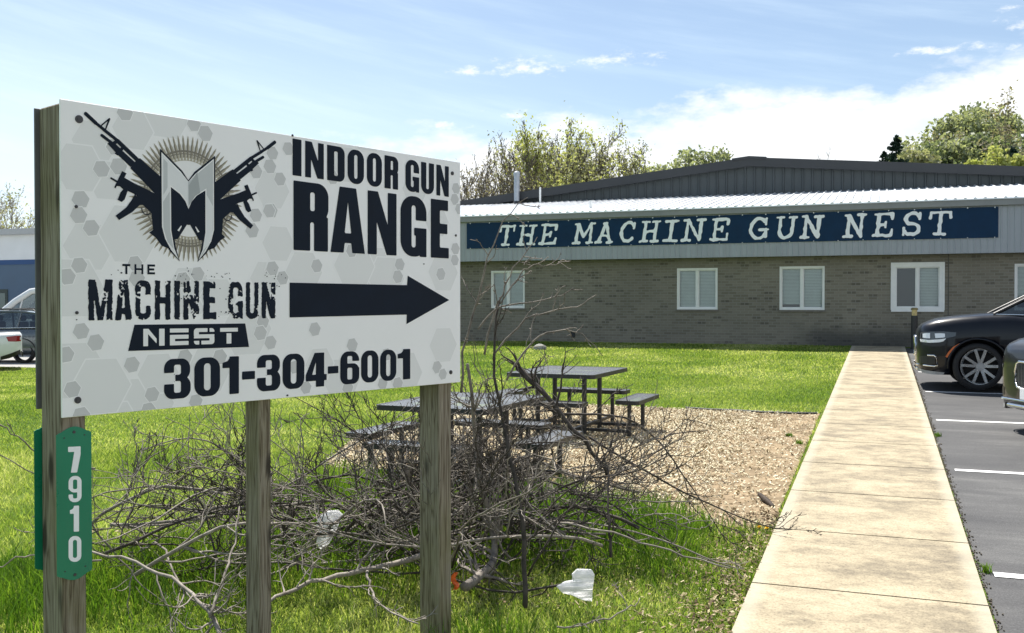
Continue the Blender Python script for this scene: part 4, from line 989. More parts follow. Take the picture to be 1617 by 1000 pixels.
# ------------------------------------------------------------------ picnic tables
def m_perf():
    m, t, p = mat('perforated_steel', (.020, .021, .023), .38)
    oc = t.new('ShaderNodeTexCoord').outputs['Object']
    v = t.new('ShaderNodeMapping', {'Vector': oc, 'Rotation': (0, 0, .785), 'Scale': (34, 34, 34)}).outputs[0]
    s = t.new('ShaderNodeSeparateXYZ', {0: v}); fx = t.m('ABSOLUTE', t.m('SUBTRACT', t.m('FRACT', s.outputs[0]), .5)); fy = t.m('ABSOLUTE', t.m('SUBTRACT', t.m('FRACT', s.outputs[1]), .5))
    h = t.m('GREATER_THAN', .27, t.m('MAXIMUM', fx, fy))
    tr = t.new('ShaderNodeBsdfTransparent'); ms = t.new('ShaderNodeMixShader', {0: h, 1: p.outputs[0], 2: tr.outputs[0]}); t.l.new(ms.outputs[0], t.n['Material Output'].inputs[0])
    t.put(p, 'Roughness', .42); p.inputs['Base Color'].default_value = (.12, .123, .13, 1); p.inputs['Coat Weight'].default_value = 1.; p.inputs['Coat Roughness'].default_value = .3
    return m
PERF = m_perf()
def rounded(x0, y0, x1, y1, r, n=5):
    P = []
    for cx, cy, a0 in ((x1-r, y1-r, 0), (x0+r, y1-r, 90), (x0+r, y0+r, 180), (x1-r, y0+r, 270)):
        for i in range(n+1): a = math.radians(a0+90*i/n); P.append((cx+r*math.cos(a), cy+r*math.sin(a)))
    return P
def slab(name, x0, y0, x1, y1, z, parent, r=.06, lip=.045):
    P = rounded(x0, y0, x1, y1, r); n = len(P); mb = MB()
    mb.add([(a, b, z) for a, b in P], [list(range(n))], 0)
    Q = rounded(x0-.006, y0-.006, x1+.006, y1+.006, r); I = rounded(x0+.02, y0+.02, x1-.02, y1-.02, r*.7)
    vs = [(a, b, z+.002) for a, b in I]+[(a, b, z+.003) for a, b in Q]+[(a, b, z-lip) for a, b in Q]+[(a, b, z-lip) for a, b in I]
    mb.add(vs, [[k*n+i, k*n+(i+1) % n, (k+1)*n+(i+1) % n, (k+1)*n+i] for k in range(3) for i in range(n)], 1)
    me = mesh_np(name, mb.v, mb.f, mb.m); return put(name, me, [PERF, BLACKM], parent, world=False)
def picnic_table(label, x, y, rz, zoff):
    T = thing('picnic_table', label, 'picnic table', (x, y, float(gz(x, y))+zoff), rz, 'black picnic tables on the wood chips')
    slab('tabletop', -.55, -.72, .55, .72, .76, T)
    for sx in (-1, 1):
        for sy in (-1, 1):
            mb = MB(); mb.cyl((sx*.30, sy*.30, -.02), (sx*.30, sy*.30, .735), .030, 12); mb.build('leg', BLACKM, T, False)
    mb = MB()
    for s in (-1, 1): mb.box((-.5, s*.30-.018, .70), (.5, s*.30+.018, .735)); mb.box((s*.30-.018, -.28, .695), (s*.30+.018, .28, .73))
    for s in (-1, 1): mb.box((-.84, s*.30-.018, .06), (.84, s*.30+.018, .095)); mb.box((s*.30-.0179, -.84, .10), (s*.30+.0179, .84, .135))
    mb.build('frame', BLACKM, T, False)
    for k in range(4):
        S = slab('bench_seat', .74, -.50, 1.02, .50, .455, T, .05); S.rotation_euler = (0, 0, k*math.pi/2)
        for s in (-1, 1):
            mb = MB(); mb.cyl((.86, s*.30, -.02), (.86, s*.30, .44), .026, 12); mb.build('leg', BLACKM, S, False)
    return T
t1 = (on_ground(937, 600, .76)+on_ground(841, 577, .76))/2
picnic_table('black perforated metal picnic table farther from the camera at back of the mulch', t1[0], 11.6, math.radians(-2), -.01)
picnic_table('black perforated metal picnic table nearer the camera, half hidden by the brush', -3.72, 8.55, math.radians(-3), -.02)
# ------------------------------------------------------------------ cars
TYRE = varied('tyre_rubber', (.012, .012, .013), rough=.75, amt=.2, scale=30); RIM = varied('silver_rim', (.42, .43, .44), rough=.28, metal=.85, amt=.06, scale=10)
CHROME = plain('chrome_trim', (.78, .79, .80), .12, 1.); BLKP = plain('black_trim', (.012, .012, .013), .45); CGLASS = m_glass('car_glass', .10, (.36, .41, .42)); CGLASS_L = m_glass('clear_car_glass', .22, (.62, .68, .68))
LAMPG = plain('headlamp_glass', (.05, .055, .06), .06, .3, coat=1.); LAMPW = plain('headlamp_white', (.75, .77, .8), .15, .2); AMB = plain('amber_marker', (.55, .12, .02), .3); REDL = plain('tail_red', (.30, .012, .012), .2)
ARCH = plain('wheel_well', (.008, .008, .008), .9); SEATM = plain('car_seat', (.03, .03, .032), .9)
def paint(name, col, metal=.3, rough=.28, amt=.08): return varied(name, col, rough=rough, metal=metal, amt=amt, scale=3, coat=1.)
def car(name, label, cat, loc, rz, sp, group=None, detail=True):
    """nose towards local +x, origin on the ground under the middle"""
    T = thing(name, label, cat, loc, rz, group); L = sp['L']; pm = sp['paint']
    tab = lambda key, s: float(np.interp(s, [a for a, _ in sp[key]], [b for _, b in sp[key]]))
    st = sorted(set([0, .006, .012, .02, .03, .045, .07, .10, .14, .2, .3, .42, .56, .7, .85] + list(np.arange(1., L-.9, .12)) + [L-.85, L-.7, L-.5, L-.35, L-.22, L-.12, L-.05, L]))
    def sect(s):
        w, zb, zt = tab('hw', s), tab('zb', s), tab('zt', s); h = zt-zb; cr = tab('crown', s)
        return [(0, zb), (.55*w, zb), (.86*w, zb+.01), (.95*w, zb+.05), (.985*w, zb+.16*h), (.995*w, zb+.35*h), (w, zb+.52*h), (w, zb+.66*h), (.985*w, zb+.79*h), (.965*w, zb+.88*h), (.93*w, zb+.95*h), (.86*w, zt), (.70*w, zt+cr*.45), (.45*w, zt+cr*.8), (.2*w, zt+cr*.97), (0, zt+cr)]
    def side(s, z):
        q = sect(s); zz = [b for _, b in q[3:12]]; return float(np.interp(z, zz, [a for a, _ in q[3:12]]))
    def top(s, y):
        q = sect(s)[10:][::-1]; return float(np.interp(abs(y), [a for a, _ in q], [b for _, b in q]))
    vs = []; k = None
    for s in st:
        h = sect(s); full = [(-a, b) for a, b in h[1:-1]][::-1]; ring = h+full; k = len(ring); vs += [(L/2-s, a, b) for a, b in ring]
    n = len(st); fs = [(i*k+j, i*k+(j+1) % k, (i+1)*k+(j+1) % k, (i+1)*k+j) for i in range(n-1) for j in range(k)]
    fs += [tuple(range(k-1, -1, -1)), tuple((n-1)*k+j for j in range(k))]
    mb = MB(); mb.add(vs, fs); me = mesh_np('body', mb.v, mb.f, smooth=True); fix_normals(me)
    body = put('body', me, [pm, ARCH], T, False)
    cut = MB(); R = sp['R']
    for s in sp['wheels']:
        for sy in (-1, 1):
            y0, y1 = (sp['W']/2-.34, sp['W']/2+.2); a, b = sorted((sy*y0, sy*y1)); cut.cyl((L/2-s, a, R), (L/2-s, b, R), R*1.17, 40, 1)
    cme = mesh_np('cut', cut.v, cut.f, cut.m); fix_normals(cme); co = put('wheel_cut', cme, [pm, ARCH])
    md = body.modifiers.new('b', 'BOOLEAN'); md.operation = 'DIFFERENCE'; md.object = co; md.solver = 'EXACT'
    dg = bpy.context.evaluated_depsgraph_get(); nm = bpy.data.meshes.new_from_object(body.evaluated_get(dg)); body.modifiers.clear(); body.data = nm
    bpy.data.objects.remove(co)
    # wheels
    def wheel(s, sy):
        c = (L/2-s, sy*(sp['W']/2-.125), R); w = MB(); hw = .115; o = sy
        w.lathe([(R*.765, -hw*.9), (R*.83, -hw), (R*.95, -hw*.9), (R, -hw*.6), (R, hw*.6), (R*.95, hw*.9), (R*.83, hw), (R*.77, hw*.9)], c, 'y', 40); wo = w.build('wheel', TYRE, T, False, True)
        r = MB(); f = c[1]+sy*hw*.78; rr_ = R*.775
        r.lathe([(rr_*1.0, -.01), (rr_*1.01, .014), (rr_*.95, .016), (rr_*.885, -.012)], (c[0], f, c[2]), 'y', 40)
        ns = sp.get('spokes', 5)
        for i in range(ns):
            for dd in (-1, 1):
                a0 = 2*math.pi*i/ns+.3; a1 = a0+dd*.27; ai = a0+dd*.16
                p = V(c[0]+.16*rr_*math.cos(ai), f-sy*.012, c[2]+.16*rr_*math.sin(ai)); q = V(c[0]+rr_*.95*math.cos(a1), f+sy*.002, c[2]+rr_*.95*math.sin(a1))
                t = (q-p)/np.linalg.norm(q-p); nn = V(-t[2], 0, t[0]); wd = .023
                P = [p-nn*wd, p+nn*wd, q+nn*wd*.95, q-nn*wd*.95]; D = V(0, sy*.018, 0)
                r.add([x-D for x in P]+[x+D*.4 for x in P], [(0, 1, 2, 3), (7, 6, 5, 4), (0, 4, 5, 1), (1, 5, 6, 2), (2, 6, 7, 3), (3, 7, 4, 0)])
        r.cyl((c[0], f-sy*.03, c[2]), (c[0], f+sy*.002, c[2]), rr_*.22, 20)
        r.build('rim', RIM, wo, True)
        bk = MB(); bk.cyl((c[0], f-sy*.075, c[2]), (c[0], f-sy*.055, c[2]), rr_*.97, 28); bk.build('brake_disc', ARCH, wo, True)
    for s in sp['wheels']:
        for sy in (-1, 1): wheel(s, sy)
    # greenhouse: outline (s, z) from the bonnet back over the roof
    g = sp['glass']; WB, WR = sp['wb'], sp['wr']; zb0 = min(g[0][1], g[-1][1]); zr = max(z for _, z in g)
    gw = lambda z: WB+(WR-WB)*max(0, (z-zb0)/(zr-zb0))
    X = lambda s: L/2-s
    def across(pa, pb, off=0., inset=0., nn=8, bow=.04):
        vs = []
        for (s, z) in (pa, pb):
            for i in range(nn+1):
                u = -1+2*i/nn; vs.append((X(s)+bow*(1-u*u)*(1 if sp.get('bowf', 1) else 0)*0, u*(gw(z)-inset), z+off+.03*(1-u*u)*(1 if z > zr-.12 else .3)))
        return vs, [(i, i+1, nn+2+i, nn+1+i) for i in range(nn)]
    iw, ir = sp['iw'], sp['ir']     # windscreen = g[0]-g[iw], roof = g[iw]..g[ir], rear screen = g[ir]..g[-1]
    def strip_mesh(nm, seg, mtl, thick=0.):
        mb = MB()
        for a, b in seg: mb.add(*across(a, b, 0.))
        o = mb.build(nm, mtl, T, False, True); return o
    strip_mesh('windscreen', [(g[i], g[i+1]) for i in range(0, iw)], CGLASS_L); strip_mesh('roof', [(g[i], g[i+1]) for i in range(iw, ir)], pm); strip_mesh('rear_window', [(g[i], g[i+1]) for i in range(ir, len(g)-1)], CGLASS)
    for sy in (-1, 1):
        P = [(X(s), sy*(gw(z)-.004), z) for s, z in g]; mb = MB(); add_poly(mb, [V(*p) for p in P]); mb.build('side_window', CGLASS, T, False)
        lines = [(np.array([(X(s), sy*(gw(z)+.004), z+.008) for s, z in g]), np.array([sp.get('frame_r', .028)]*len(g)))]
        for (sa, za), (sb, zb_) in sp.get('pillars', []): lines.append((np.array([(X(sa), sy*(gw(za)+.002), za), (X(sb), sy*(gw(zb_)+.002), zb_)]), np.array([.03, .03])))
        v_, f_ = tubes(lines, 6); put('pillar_frame', mesh_np('pillar_frame', v_, f_, smooth=True), pm if not sp.get('dark_frame') else BLKP, T, False)
        if sp.get('sill_trim'):
            v_, f_ = tubes([(np.array([(X(s), sy*(gw(z)+.012), z+.01) for s, z in (g[0], g[-1])]), np.array([.012, .012]))], 6); put('window_trim', mesh_np('window_trim', v_, f_), CHROME, T, False)
    mb = MB()
    sm = (g[0][0]+g[-1][0])/2
    for ss in (g[iw][0]+.35, g[iw][0]+1.45):
        for sy in (-1, 1): mb.bbox((X(ss)-.09, sy*.36-.22, zb0-.15), (X(ss)+.05, sy*.36+.22, zb0+.22), .04); mb.bbox((X(ss)-.06, sy*.36-.12, zb0+.24), (X(ss)+.03, sy*.36+.12, zb0+.42), .03)
    mb.build('seat', SEATM, T, False)
    # body-side strips: (s, z) outline rows lying on the flank
    def flank(nm, lo, hi, mtl, sides=(-1, 1), off=.006, parent=T, n=10):
        for sy in sides:
            mb = MB(); vs = []
            for t in np.linspace(0, 1, n):
                for line in (lo, hi):
                    s = np.interp(t, np.linspace(0, 1, len(line)), [p[0] for p in line]); z = np.interp(t, np.linspace(0, 1, len(line)), [p[1] for p in line])
                    vs.append((X(s)+(.004 if s < .3 else 0), sy*(side(s, z)+off), z))
            mb.add(vs, [(2*i, 2*i+2, 2*i+3, 2*i+1) for i in range(n-1)]); put(nm, mesh_np(nm, mb.v, mb.f), mtl, parent, False)
    def ringline(nm, pts, r, mtl, sides=(-1, 1), off=.006, closed=True):
        for sy in sides:
            q = [(X(s), sy*(side(s, z)+off), z) for s, z in pts]; q = q+[q[0]] if closed else q
            v_, f_ = tubes([(np.array(q), np.full(len(q), r))], 6); put(nm, mesh_np(nm, v_, f_, smooth=True), mtl, T, False)
    for d in sp.get('flanks', []): flank(*d)
    for d in sp.get('rings', []): ringline(*d)
    if detail and 'mir' in sp:
        for sy in (-1, 1):
            ms_, mz_ = sp['mir']; mb = MB(); yo = gw(mz_)+.03; a_, b_ = sorted((sy*yo, sy*(yo+.20))); mb.bbox((X(ms_)-.06, a_, mz_-.02), (X(ms_)+.06, b_, mz_+.12), .04); mb.build('wing_mirror', pm, T, False)
    # arch lips
    for sy in (-1, 1):
        for s in sp['wheels']:
            pts = []
            for i in range(17):
                a = math.pi*(i/16)*1.06-.09; ss, zz = s-R*1.18*math.cos(a), R+R*1.18*math.sin(a); pts.append((X(ss), sy*(side(ss, max(zz, tab('zb', ss)+.03))+.004), zz))
            v_, f_ = tubes([(np.array(pts), np.full(17, .018))], 6); put('arch_trim', mesh_np('arch_trim', v_, f_, smooth=True), sp.get('arch', pm), T, False)
    return T, X, side, top
SUV = dict(mir=(1.80, 1.22), L=4.75, W=1.92, R=.385, wheels=(.92, 3.80), wb=.80, wr=.62, iw=1, ir=4, spokes=5,
    hw=[(0, .34), (.012, .50), (.03, .62), (.07, .73), (.14, .81), (.25, .87), (.45, .915), (.8, .945), (1.3, .95), (3.6, .955), (4.3, .92), (4.6, .86), (4.75, .74)],
    zb=[(0, .36), (.08, .27), (.3, .225), (.7, .22), (4.2, .24), (4.6, .34), (4.75, .45)],
    zt=[(0, .88), (.03, .99), (.10, 1.065), (.3, 1.135), (.6, 1.185), (1.0, 1.22), (1.35, 1.238), (1.9, 1.20), (4.2, 1.15), (4.6, 1.10), (4.75, .98)],
    crown=[(0, .02), (.3, .045), (1.3, .055), (1.6, .02), (4.75, .01)],
    glass=[(1.16, 1.235), (1.95, 1.66), (2.45, 1.76), (3.6, 1.74), (4.25, 1.62), (4.62, 1.15)],
    pillars=[((2.62, 1.2), (2.72, 1.745)), ((3.55, 1.18), (3.65, 1.72))], dark_frame=True, sill_trim=True)
SUV['flanks'] = [('headlight', [(.045, .83), (.20, .815), (.42, .84), (.58, .88)], [(.06, .935), (.20, .95), (.40, .955), (.59, .94)], LAMPG),
                 ('headlight_lens', [(.09, .85), (.16, .84), (.20, .84)], [(.09, .915), (.16, .925), (.20, .925)], LAMPW, (-1, 1), .012), ('headlight_lens', [(.28, .845), (.36, .85), (.42, .86)], [(.27, .92), (.36, .925), (.42, .92)], LAMPW, (-1, 1), .012),
                 ('headlight_glow', [(.06, .775), (.20, .765), (.34, .775), (.40, .795)], [(.05, .825), (.18, .81), (.35, .825), (.44, .84)], LAMPW),
                 ('lower_intake', [(.035, .43), (.12, .41), (.22, .40), (.28, .41)], [(.03, .53), (.12, .545), (.22, .55), (.28, .545)], BLKP),
                 ('front_splitter', [(.03, .285), (.15, .245), (.3, .235), (.40, .24)], [(.03, .33), (.15, .30), (.3, .285), (.42, .275)], varied('splitter_grey', (.28, .29, .30), .4)),
                 ('marker_lamp', [(.455, .52), (.50, .60), (.565, .675), (.655, .74)], [(.43, .54), (.475, .62), (.54, .70), (.64, .765)], AMB),
                 ('tail_light', [(4.45, .85), (4.6, .84), (4.72, .86)], [(4.4, .95), (4.6, .96), (4.72, .95)], REDL)]
SUV['rings'] = [('intake_trim', [(.02, .395), (.12, .385), (.26, .375), (.31, .385), (.29, .53), (.26, .555), (.16, .555)], .014, CHROME, (-1, 1), .008, False),
                ('side_vent', [(1.42, .66), (1.47, .66), (1.60, .46), (1.56, .44)], .010, CHROME),
                ('door_seam', [(1.66, .34), (1.64, .70), (1.54, 1.10)], .004, ARCH, (-1, 1), .001, False), ('door_seam', [(2.66, .34), (2.66, 1.08)], .004, ARCH, (-1, 1), .001, False)]
def nose(T, X, side, roundel=True, plate_=False):
    """grille, bonnet badge and number plate on the front of the big cars"""
    for sy in (-1, 1):
        P = [(sy*y, z) for y, z in ((.035, .56), (.10, .545), (.26, .56), (.31, .62), (.315, .76), (.28, .85), (.22, .875), (.06, .87), (.035, .84))]
        xf = lambda y: X(0)+.018-.10*max(0, abs(y)-.1)**1.5
        v_, f_ = tubes([(np.array([(xf(y), y, z) for y, z in P+[P[0]]]), np.full(len(P)+1, .017))], 8); gobj = put('grille', mesh_np('grille', v_, f_, smooth=True), CHROME, T, False)
        mb = MB(); add_poly(mb, [V(xf(y)-.006, y, z) for y, z in P]); mb.build('grille_mesh', BLKP, gobj, False)
        sl = MB()
        for i in range(7):
            y = sy*(.06+.034*i); sl.box((xf(y)-.012, y-.006, .57), (xf(y)+.004, y+.006, .855))
        sl.build('grille_slat', varied('slat_grey', (.10, .10, .105), .35), gobj, False)
    mb = MB(); c = V(X(.085), 0, .975); nv = V(.75, 0, .66); u = V(0, 1, 0); w = V(-.66, 0, .75)
    def disc(r0, r1, a0, a1, o, m):
        A = np.linspace(a0, a1, 10)
        for a, b in zip(A[:-1], A[1:]): mb.add([c+nv*o+u*r*math.cos(t)+w*r*math.sin(t) for r, t in ((r0, a), (r1, a), (r1, b), (r0, b))], [(0, 1, 2, 3)], m)
    disc(.028, .042, 0, 2*math.pi-.0, .012, 0)
    for i in range(4): disc(0.0005, .027, i*math.pi/2, (i+1)*math.pi/2, .013, 1+(i % 2))
    disc(.042, .045, 0, 2*math.pi, .0125, 3)
    mb.build('badge', [BLKP, plain('badge_white', (.8, .8, .8), .3), plain('badge_blue', (.03, .2, .5), .3), CHROME], T, False)
    mb = MB(); mb.bbox((X(0)-.06, -.5, .30), (X(0)+.02, .5, .35), .02); mb.bbox((X(0)-.05, -.62, .385), (X(0)+.015, .62, .41), .01); mb.build('bumper_trim', CHROME, T, False)
    if plate_: mb = MB(); mb.bbox((X(0)+.022, -.16, .42), (X(0)+.045, .16, .56), .006); mb.build('front_plate', WPAINT, T, False)
ng = on_ground(1542, 615)
CY = 17.1+.955*.93
sc_ = .97
blk = dict(SUV); blk['paint'] = varied('black_car_paint', (.003, .004, .008), rough=.35, amt=.08, scale=3, spec=.25, coat=.35)
T, X_, side_, top_ = car('parked_car', 'black family SUV with silver five spoke wheels parked nose in by the footpath', 'car', (0, 0, 0), math.pi, blk, 'cars parked along the footpath')
nose(T, X_, side_)
T.scale = (sc_, sc_, sc_); xw = 1.42+(4.75/2-.90)*sc_; T.location = (xw, CY, float(gz(0, CY))+.008); T.rotation_euler = (math.radians(1.4), 0, math.pi)
gry = dict(SUV); gry['paint'] = varied('graphite_car_paint', (.010, .011, .014), rough=.35, amt=.08, scale=3, spec=.3, coat=.4)
T, X_, side_, top_ = car('parked_car', 'dark graphite SUV with chrome grille at right edge of the photo', 'car', (0, 0, 0), math.pi, gry, 'cars parked along the footpath')
nose(T, X_, side_, plate_=True)
ang = math.pi+math.radians(24); c0 = V(1.61, 12.6); ctr = c0-(4.75/2*.96)*V(math.cos(ang), math.sin(ang))
T.scale = (.96,)*3; T.location = (ctr[0], ctr[1], float(gz(0, ctr[1]))+.008); T.rotation_euler = (0, 0, ang)
# cars on the lot to the left
G2 = dict(L=4.4, W=1.84, R=.35, wheels=(.85, 3.5), wb=.84, wr=.66, iw=1, ir=4, spokes=5, paint=paint('slate_car_paint', (.10, .12, .135), .5, .3), arch=BLKP,
    hw=[(0, .6), (.1, .76), (.4, .89), (.8, .92), (3.6, .92), (4.1, .90), (4.3, .86), (4.4, .78)], zb=[(0, .4), (.2, .26), (3.9, .27), (4.3, .36), (4.4, .45)],
    zt=[(0, .75), (.08, .86), (.5, .97), (1.2, 1.04), (1.6, 1.06), (4.2, 1.08), (4.4, 1.0)], crown=[(0, .02), (1.2, .05), (1.6, .02), (4.4, .01)],
    glass=[(1.15, 1.06), (1.8, 1.52), (2.3, 1.60), (3.4, 1.59), (4.0, 1.52), (4.36, 1.10)], pillars=[((2.35, 1.06), (2.4, 1.58)), ((3.3, 1.07), (3.35, 1.57))], sill_trim=True)
G2['rings'] = [('roof_rail', [(2.0, 1.0)], .001, BLKP)]; G2['rings'] = []
hd = math.atan2(-RV[1], -RV[0])
def lotpos(px, py, t): p = at(px, py, t); return (p[0], p[1], float(gz(p[0], p[1]))+.014)
t_suv = 30.5
pr = lotpos(37, 570, t_suv); dvec = V(math.cos(hd), math.sin(hd))
cx = V(pr[0], pr[1])+dvec*(3.5-2.2)+V(-dvec[1], dvec[0])*-.85
T, X_, side_, top_ = car('lot_car', 'slate grey hatchback SUV with black wheel arches on the lot behind the sign', 'car', (cx[0], cx[1], pr[2]), hd, G2)
v_, f_ = tubes([(np.array([(X_(s), sy*.64, z) for s, z in ((1.9, 1.56), (2.0, 1.66), (2.9, 1.69), (3.7, 1.66), (3.85, 1.58))]), np.full(5, .022)) for sy in (-1, 1)], 6); put('roof_rails', mesh_np('roof_rails', v_, f_), BLKP, T, False)
SED = dict(L=4.6, W=1.82, R=.33, wheels=(.9, 3.65), wb=.80, wr=.60, iw=1, ir=3, spokes=5, paint=paint('white_car_paint', (.74, .75, .76), .0, .3, .02),
    hw=[(0, .6), (.1, .74), (.4, .87), (.9, .91), (3.6, .91), (4.2, .88), (4.45, .82), (4.6, .70)], zb=[(0, .4), (.2, .24), (3.9, .26), (4.4, .36), (4.6, .5)],
    zt=[(0, .70), (.1, .80), (.7, .90), (1.3, .95), (3.4, 1.0), (4.2, 1.03), (4.55, 1.04), (4.6, .98)], crown=[(0, .02), (1.2, .04), (4.6, .02)],
    glass=[(1.25, .95), (2.0, 1.36), (2.5, 1.42), (3.2, 1.38), (4.0, 1.02)], pillars=[((2.6, .96), (2.6, 1.42))], dark_frame=False)
SED['flanks'] = [('tail_light', [(4.25, .80), (4.45, .79), (4.57, .80)], [(4.2, .93), (4.45, .955), (4.57, .95)], REDL), ('rear_diffuser', [(4.0, .27), (4.3, .33), (4.55, .46)], [(4.0, .36), (4.3, .46), (4.55, .56)], BLKP)]
pr = lotpos(31, 566, 28.2); cx = V(pr[0], pr[1])+dvec*(2.25)
hs = hd+math.radians(28)
dv2 = V(math.cos(hs), math.sin(hs)); cx = V(pr[0], pr[1])+dv2*2.25
T, X_, side_, top_ = car('lot_car', 'white saloon car seen from behind at the far left edge of the photo', 'car', (cx[0], cx[1], pr[2]), hs, SED)
mb = MB(); mb.bbox((X_(4.6)-.012, -.26, .66), (X_(4.6)+.0, .26, .80), .004); mb.build('rear_plate', BLKP, T, False)
mb = MB(); mb.bbox((X_(4.6)-.03, -.66, .36), (X_(4.6)+.01, .66, .50), .01); mb.build('rear_bumper', BLKP, T, False)
VAN = dict(frame_r=.12, L=5.4, W=2.0, R=.35, wheels=(.95, 4.4), wb=.92, wr=.80, iw=2, ir=4, spokes=5, paint=paint('white_van_paint', (.76, .77, .78), .0, .35, .02),
    hw=[(0, .7), (.1, .85), (.4, .97), (1, 1.), (5.2, 1.), (5.4, .95)], zb=[(0, .4), (.2, .28), (5.2, .3), (5.4, .4)], zt=[(0, .85), (.1, 1.0), (.6, 1.15), (1.2, 1.28), (5.3, 1.3), (5.4, 1.25)], crown=[(0, .02), (1., .04), (1.3, .02), (5.4, .01)],
    glass=[(.75, 1.27), (1.5, 1.92), (2.05, 2.28), (2.6, 2.36), (5.2, 2.36), (5.36, 1.35)], pillars=[((1.6, 1.3), (1.75, 2.0)), ((2.5, 1.3), (2.5, 2.34))])
pn_ = lotpos(-8, 540, 36.); cx = V(pn_[0], pn_[1])-dvec*2.4
T, X_, side_, top_ = car('lot_van', 'white panel van parked beyond the grey car beside the left sign post', 'van', (cx[0], cx[1], pn_[2]), hd, VAN)
mb = MB()
for sy in (-1, 1):
    mb.add([(X_(2.5), sy*.935, 1.29), (X_(5.3), sy*.935, 1.29), (X_(5.2), sy*.82, 2.34), (X_(2.5), sy*.82, 2.34)], [(0, 1, 2, 3)])
mb.build('cargo_side', VAN['paint'], T, False)

# ------------------------------------------------------------------ far building on the left
LB_Y = 47.
p0, p1 = on_y(0, 369, LB_Y), on_y(0, 411, LB_Y); zr0, zb1 = p0[2], p1[2]
T = thing('warehouse', 'white warehouse with a slate blue lower wall beyond the left lot', 'building', (-50, LB_Y, 0))
WW = varied('white_cladding', (.74, .755, .77), .6, amt=.04, scale=1); BW = varied('slate_blue_wall', (.085, .135, .205), .7, amt=.08, scale=.8); BD = plain('deep_blue_band', (.02, .07, .20), .6)
mb = MB(); mb.box((-85, LB_Y, zb1), (-34, LB_Y+25, zr0-.12)); mb.build('upper_wall', WW, T)
mb = MB(); mb.box((-84.98, LB_Y+.02, -.4), (-34.02, LB_Y+24.9, zb1-.30)); mb.build('lower_wall', BW, T)
mb = MB(); mb.box((-85, LB_Y-.03, zb1-.30), (-33.97, LB_Y+24.95, zb1-.003)); mb.build('trim_band', BD, T)
mb = MB(); mb.box((-85.3, LB_Y-.35, zr0-.12), (-33.7, LB_Y+25.3, zr0+.25)); mb.build('roof_edge', varied('roof_edge_grey', (.42, .43, .44), .6, amt=.06), T)
dx = on_y(5, 480, LB_Y)[0]; dz1 = on_y(5, 457, LB_Y)[2]
mb = MB(); mb.box((dx-1.6, LB_Y-.02, 0), (dx+.4, LB_Y+.01, dz1)); d_ = mb.build('door', varied('green_door', (.015, .03, .027), .4), T)
mb = MB(); mb.box((dx-1.4, LB_Y-.03, 1.), (dx+.2, LB_Y-.021, dz1-.25)); mb.build('door_glass', plain('door_glass_mat', (.03, .06, .045), .1, coat=1.), d_)

# ------------------------------------------------------------------ branching growth
def norm(v): return v/(np.linalg.norm(v)+1e-9)
def limb(rs, p, d, length, r0, r1, n, wob, lift=0., zig=0.):
    P = [p.copy()]; st = length/(n-1); s = 1
    for i in range(n-1):
        d = norm(d+rs.normal(0, wob, 3)+V(0, 0, lift)); 
        if zig: q = norm(np.cross(d, V(0, 0, 1))+rs.normal(0, .5, 3)); d = norm(d+q*zig*s); s = -s
        p = p+d*st; P.append(p.copy())
    return np.array(P), np.linspace(r0, r1, n)
def spray(rs, P, R, lines, tips, lev, cnt, ratio, ang, wob, lift=0., zig=0., n=6, start=.2, rmin=.002):
    """side shoots along a limb"""
    L = float(np.sum(np.linalg.norm(np.diff(P, axis=0), axis=1)))
    k = max(1, int(rs.poisson(cnt)))
    for _ in range(k):
        u = start+(1-start)*rs.random(); f = u*(len(P)-1); i = min(int(f), len(P)-2); t = f-i
        p = P[i]*(1-t)+P[i+1]*t; r = (R[i]*(1-t)+R[i+1]*t)*.62; d = norm(P[i+1]-P[i]); q = norm(np.cross(d, rs.normal(0, 1, 3)))
        a = ang*rs.uniform(.6, 1.3); dd = norm(d*math.cos(a)+q*math.sin(a)); l = L*ratio*rs.uniform(.45, 1.2)*(1.15-.6*u)
        Q, S = limb(rs, p, dd, l, max(r, rmin), rmin*.6, n, wob, lift, zig); lines.append((Q, S)); 
        if lev > 1: spray(rs, Q, S, lines, tips, lev-1, cnt*.62, ratio*.95, ang, wob, lift, zig, max(4, n-1), .15, rmin)
        else: tips.append((Q[-1], norm(Q[-1]-Q[-2]), l))
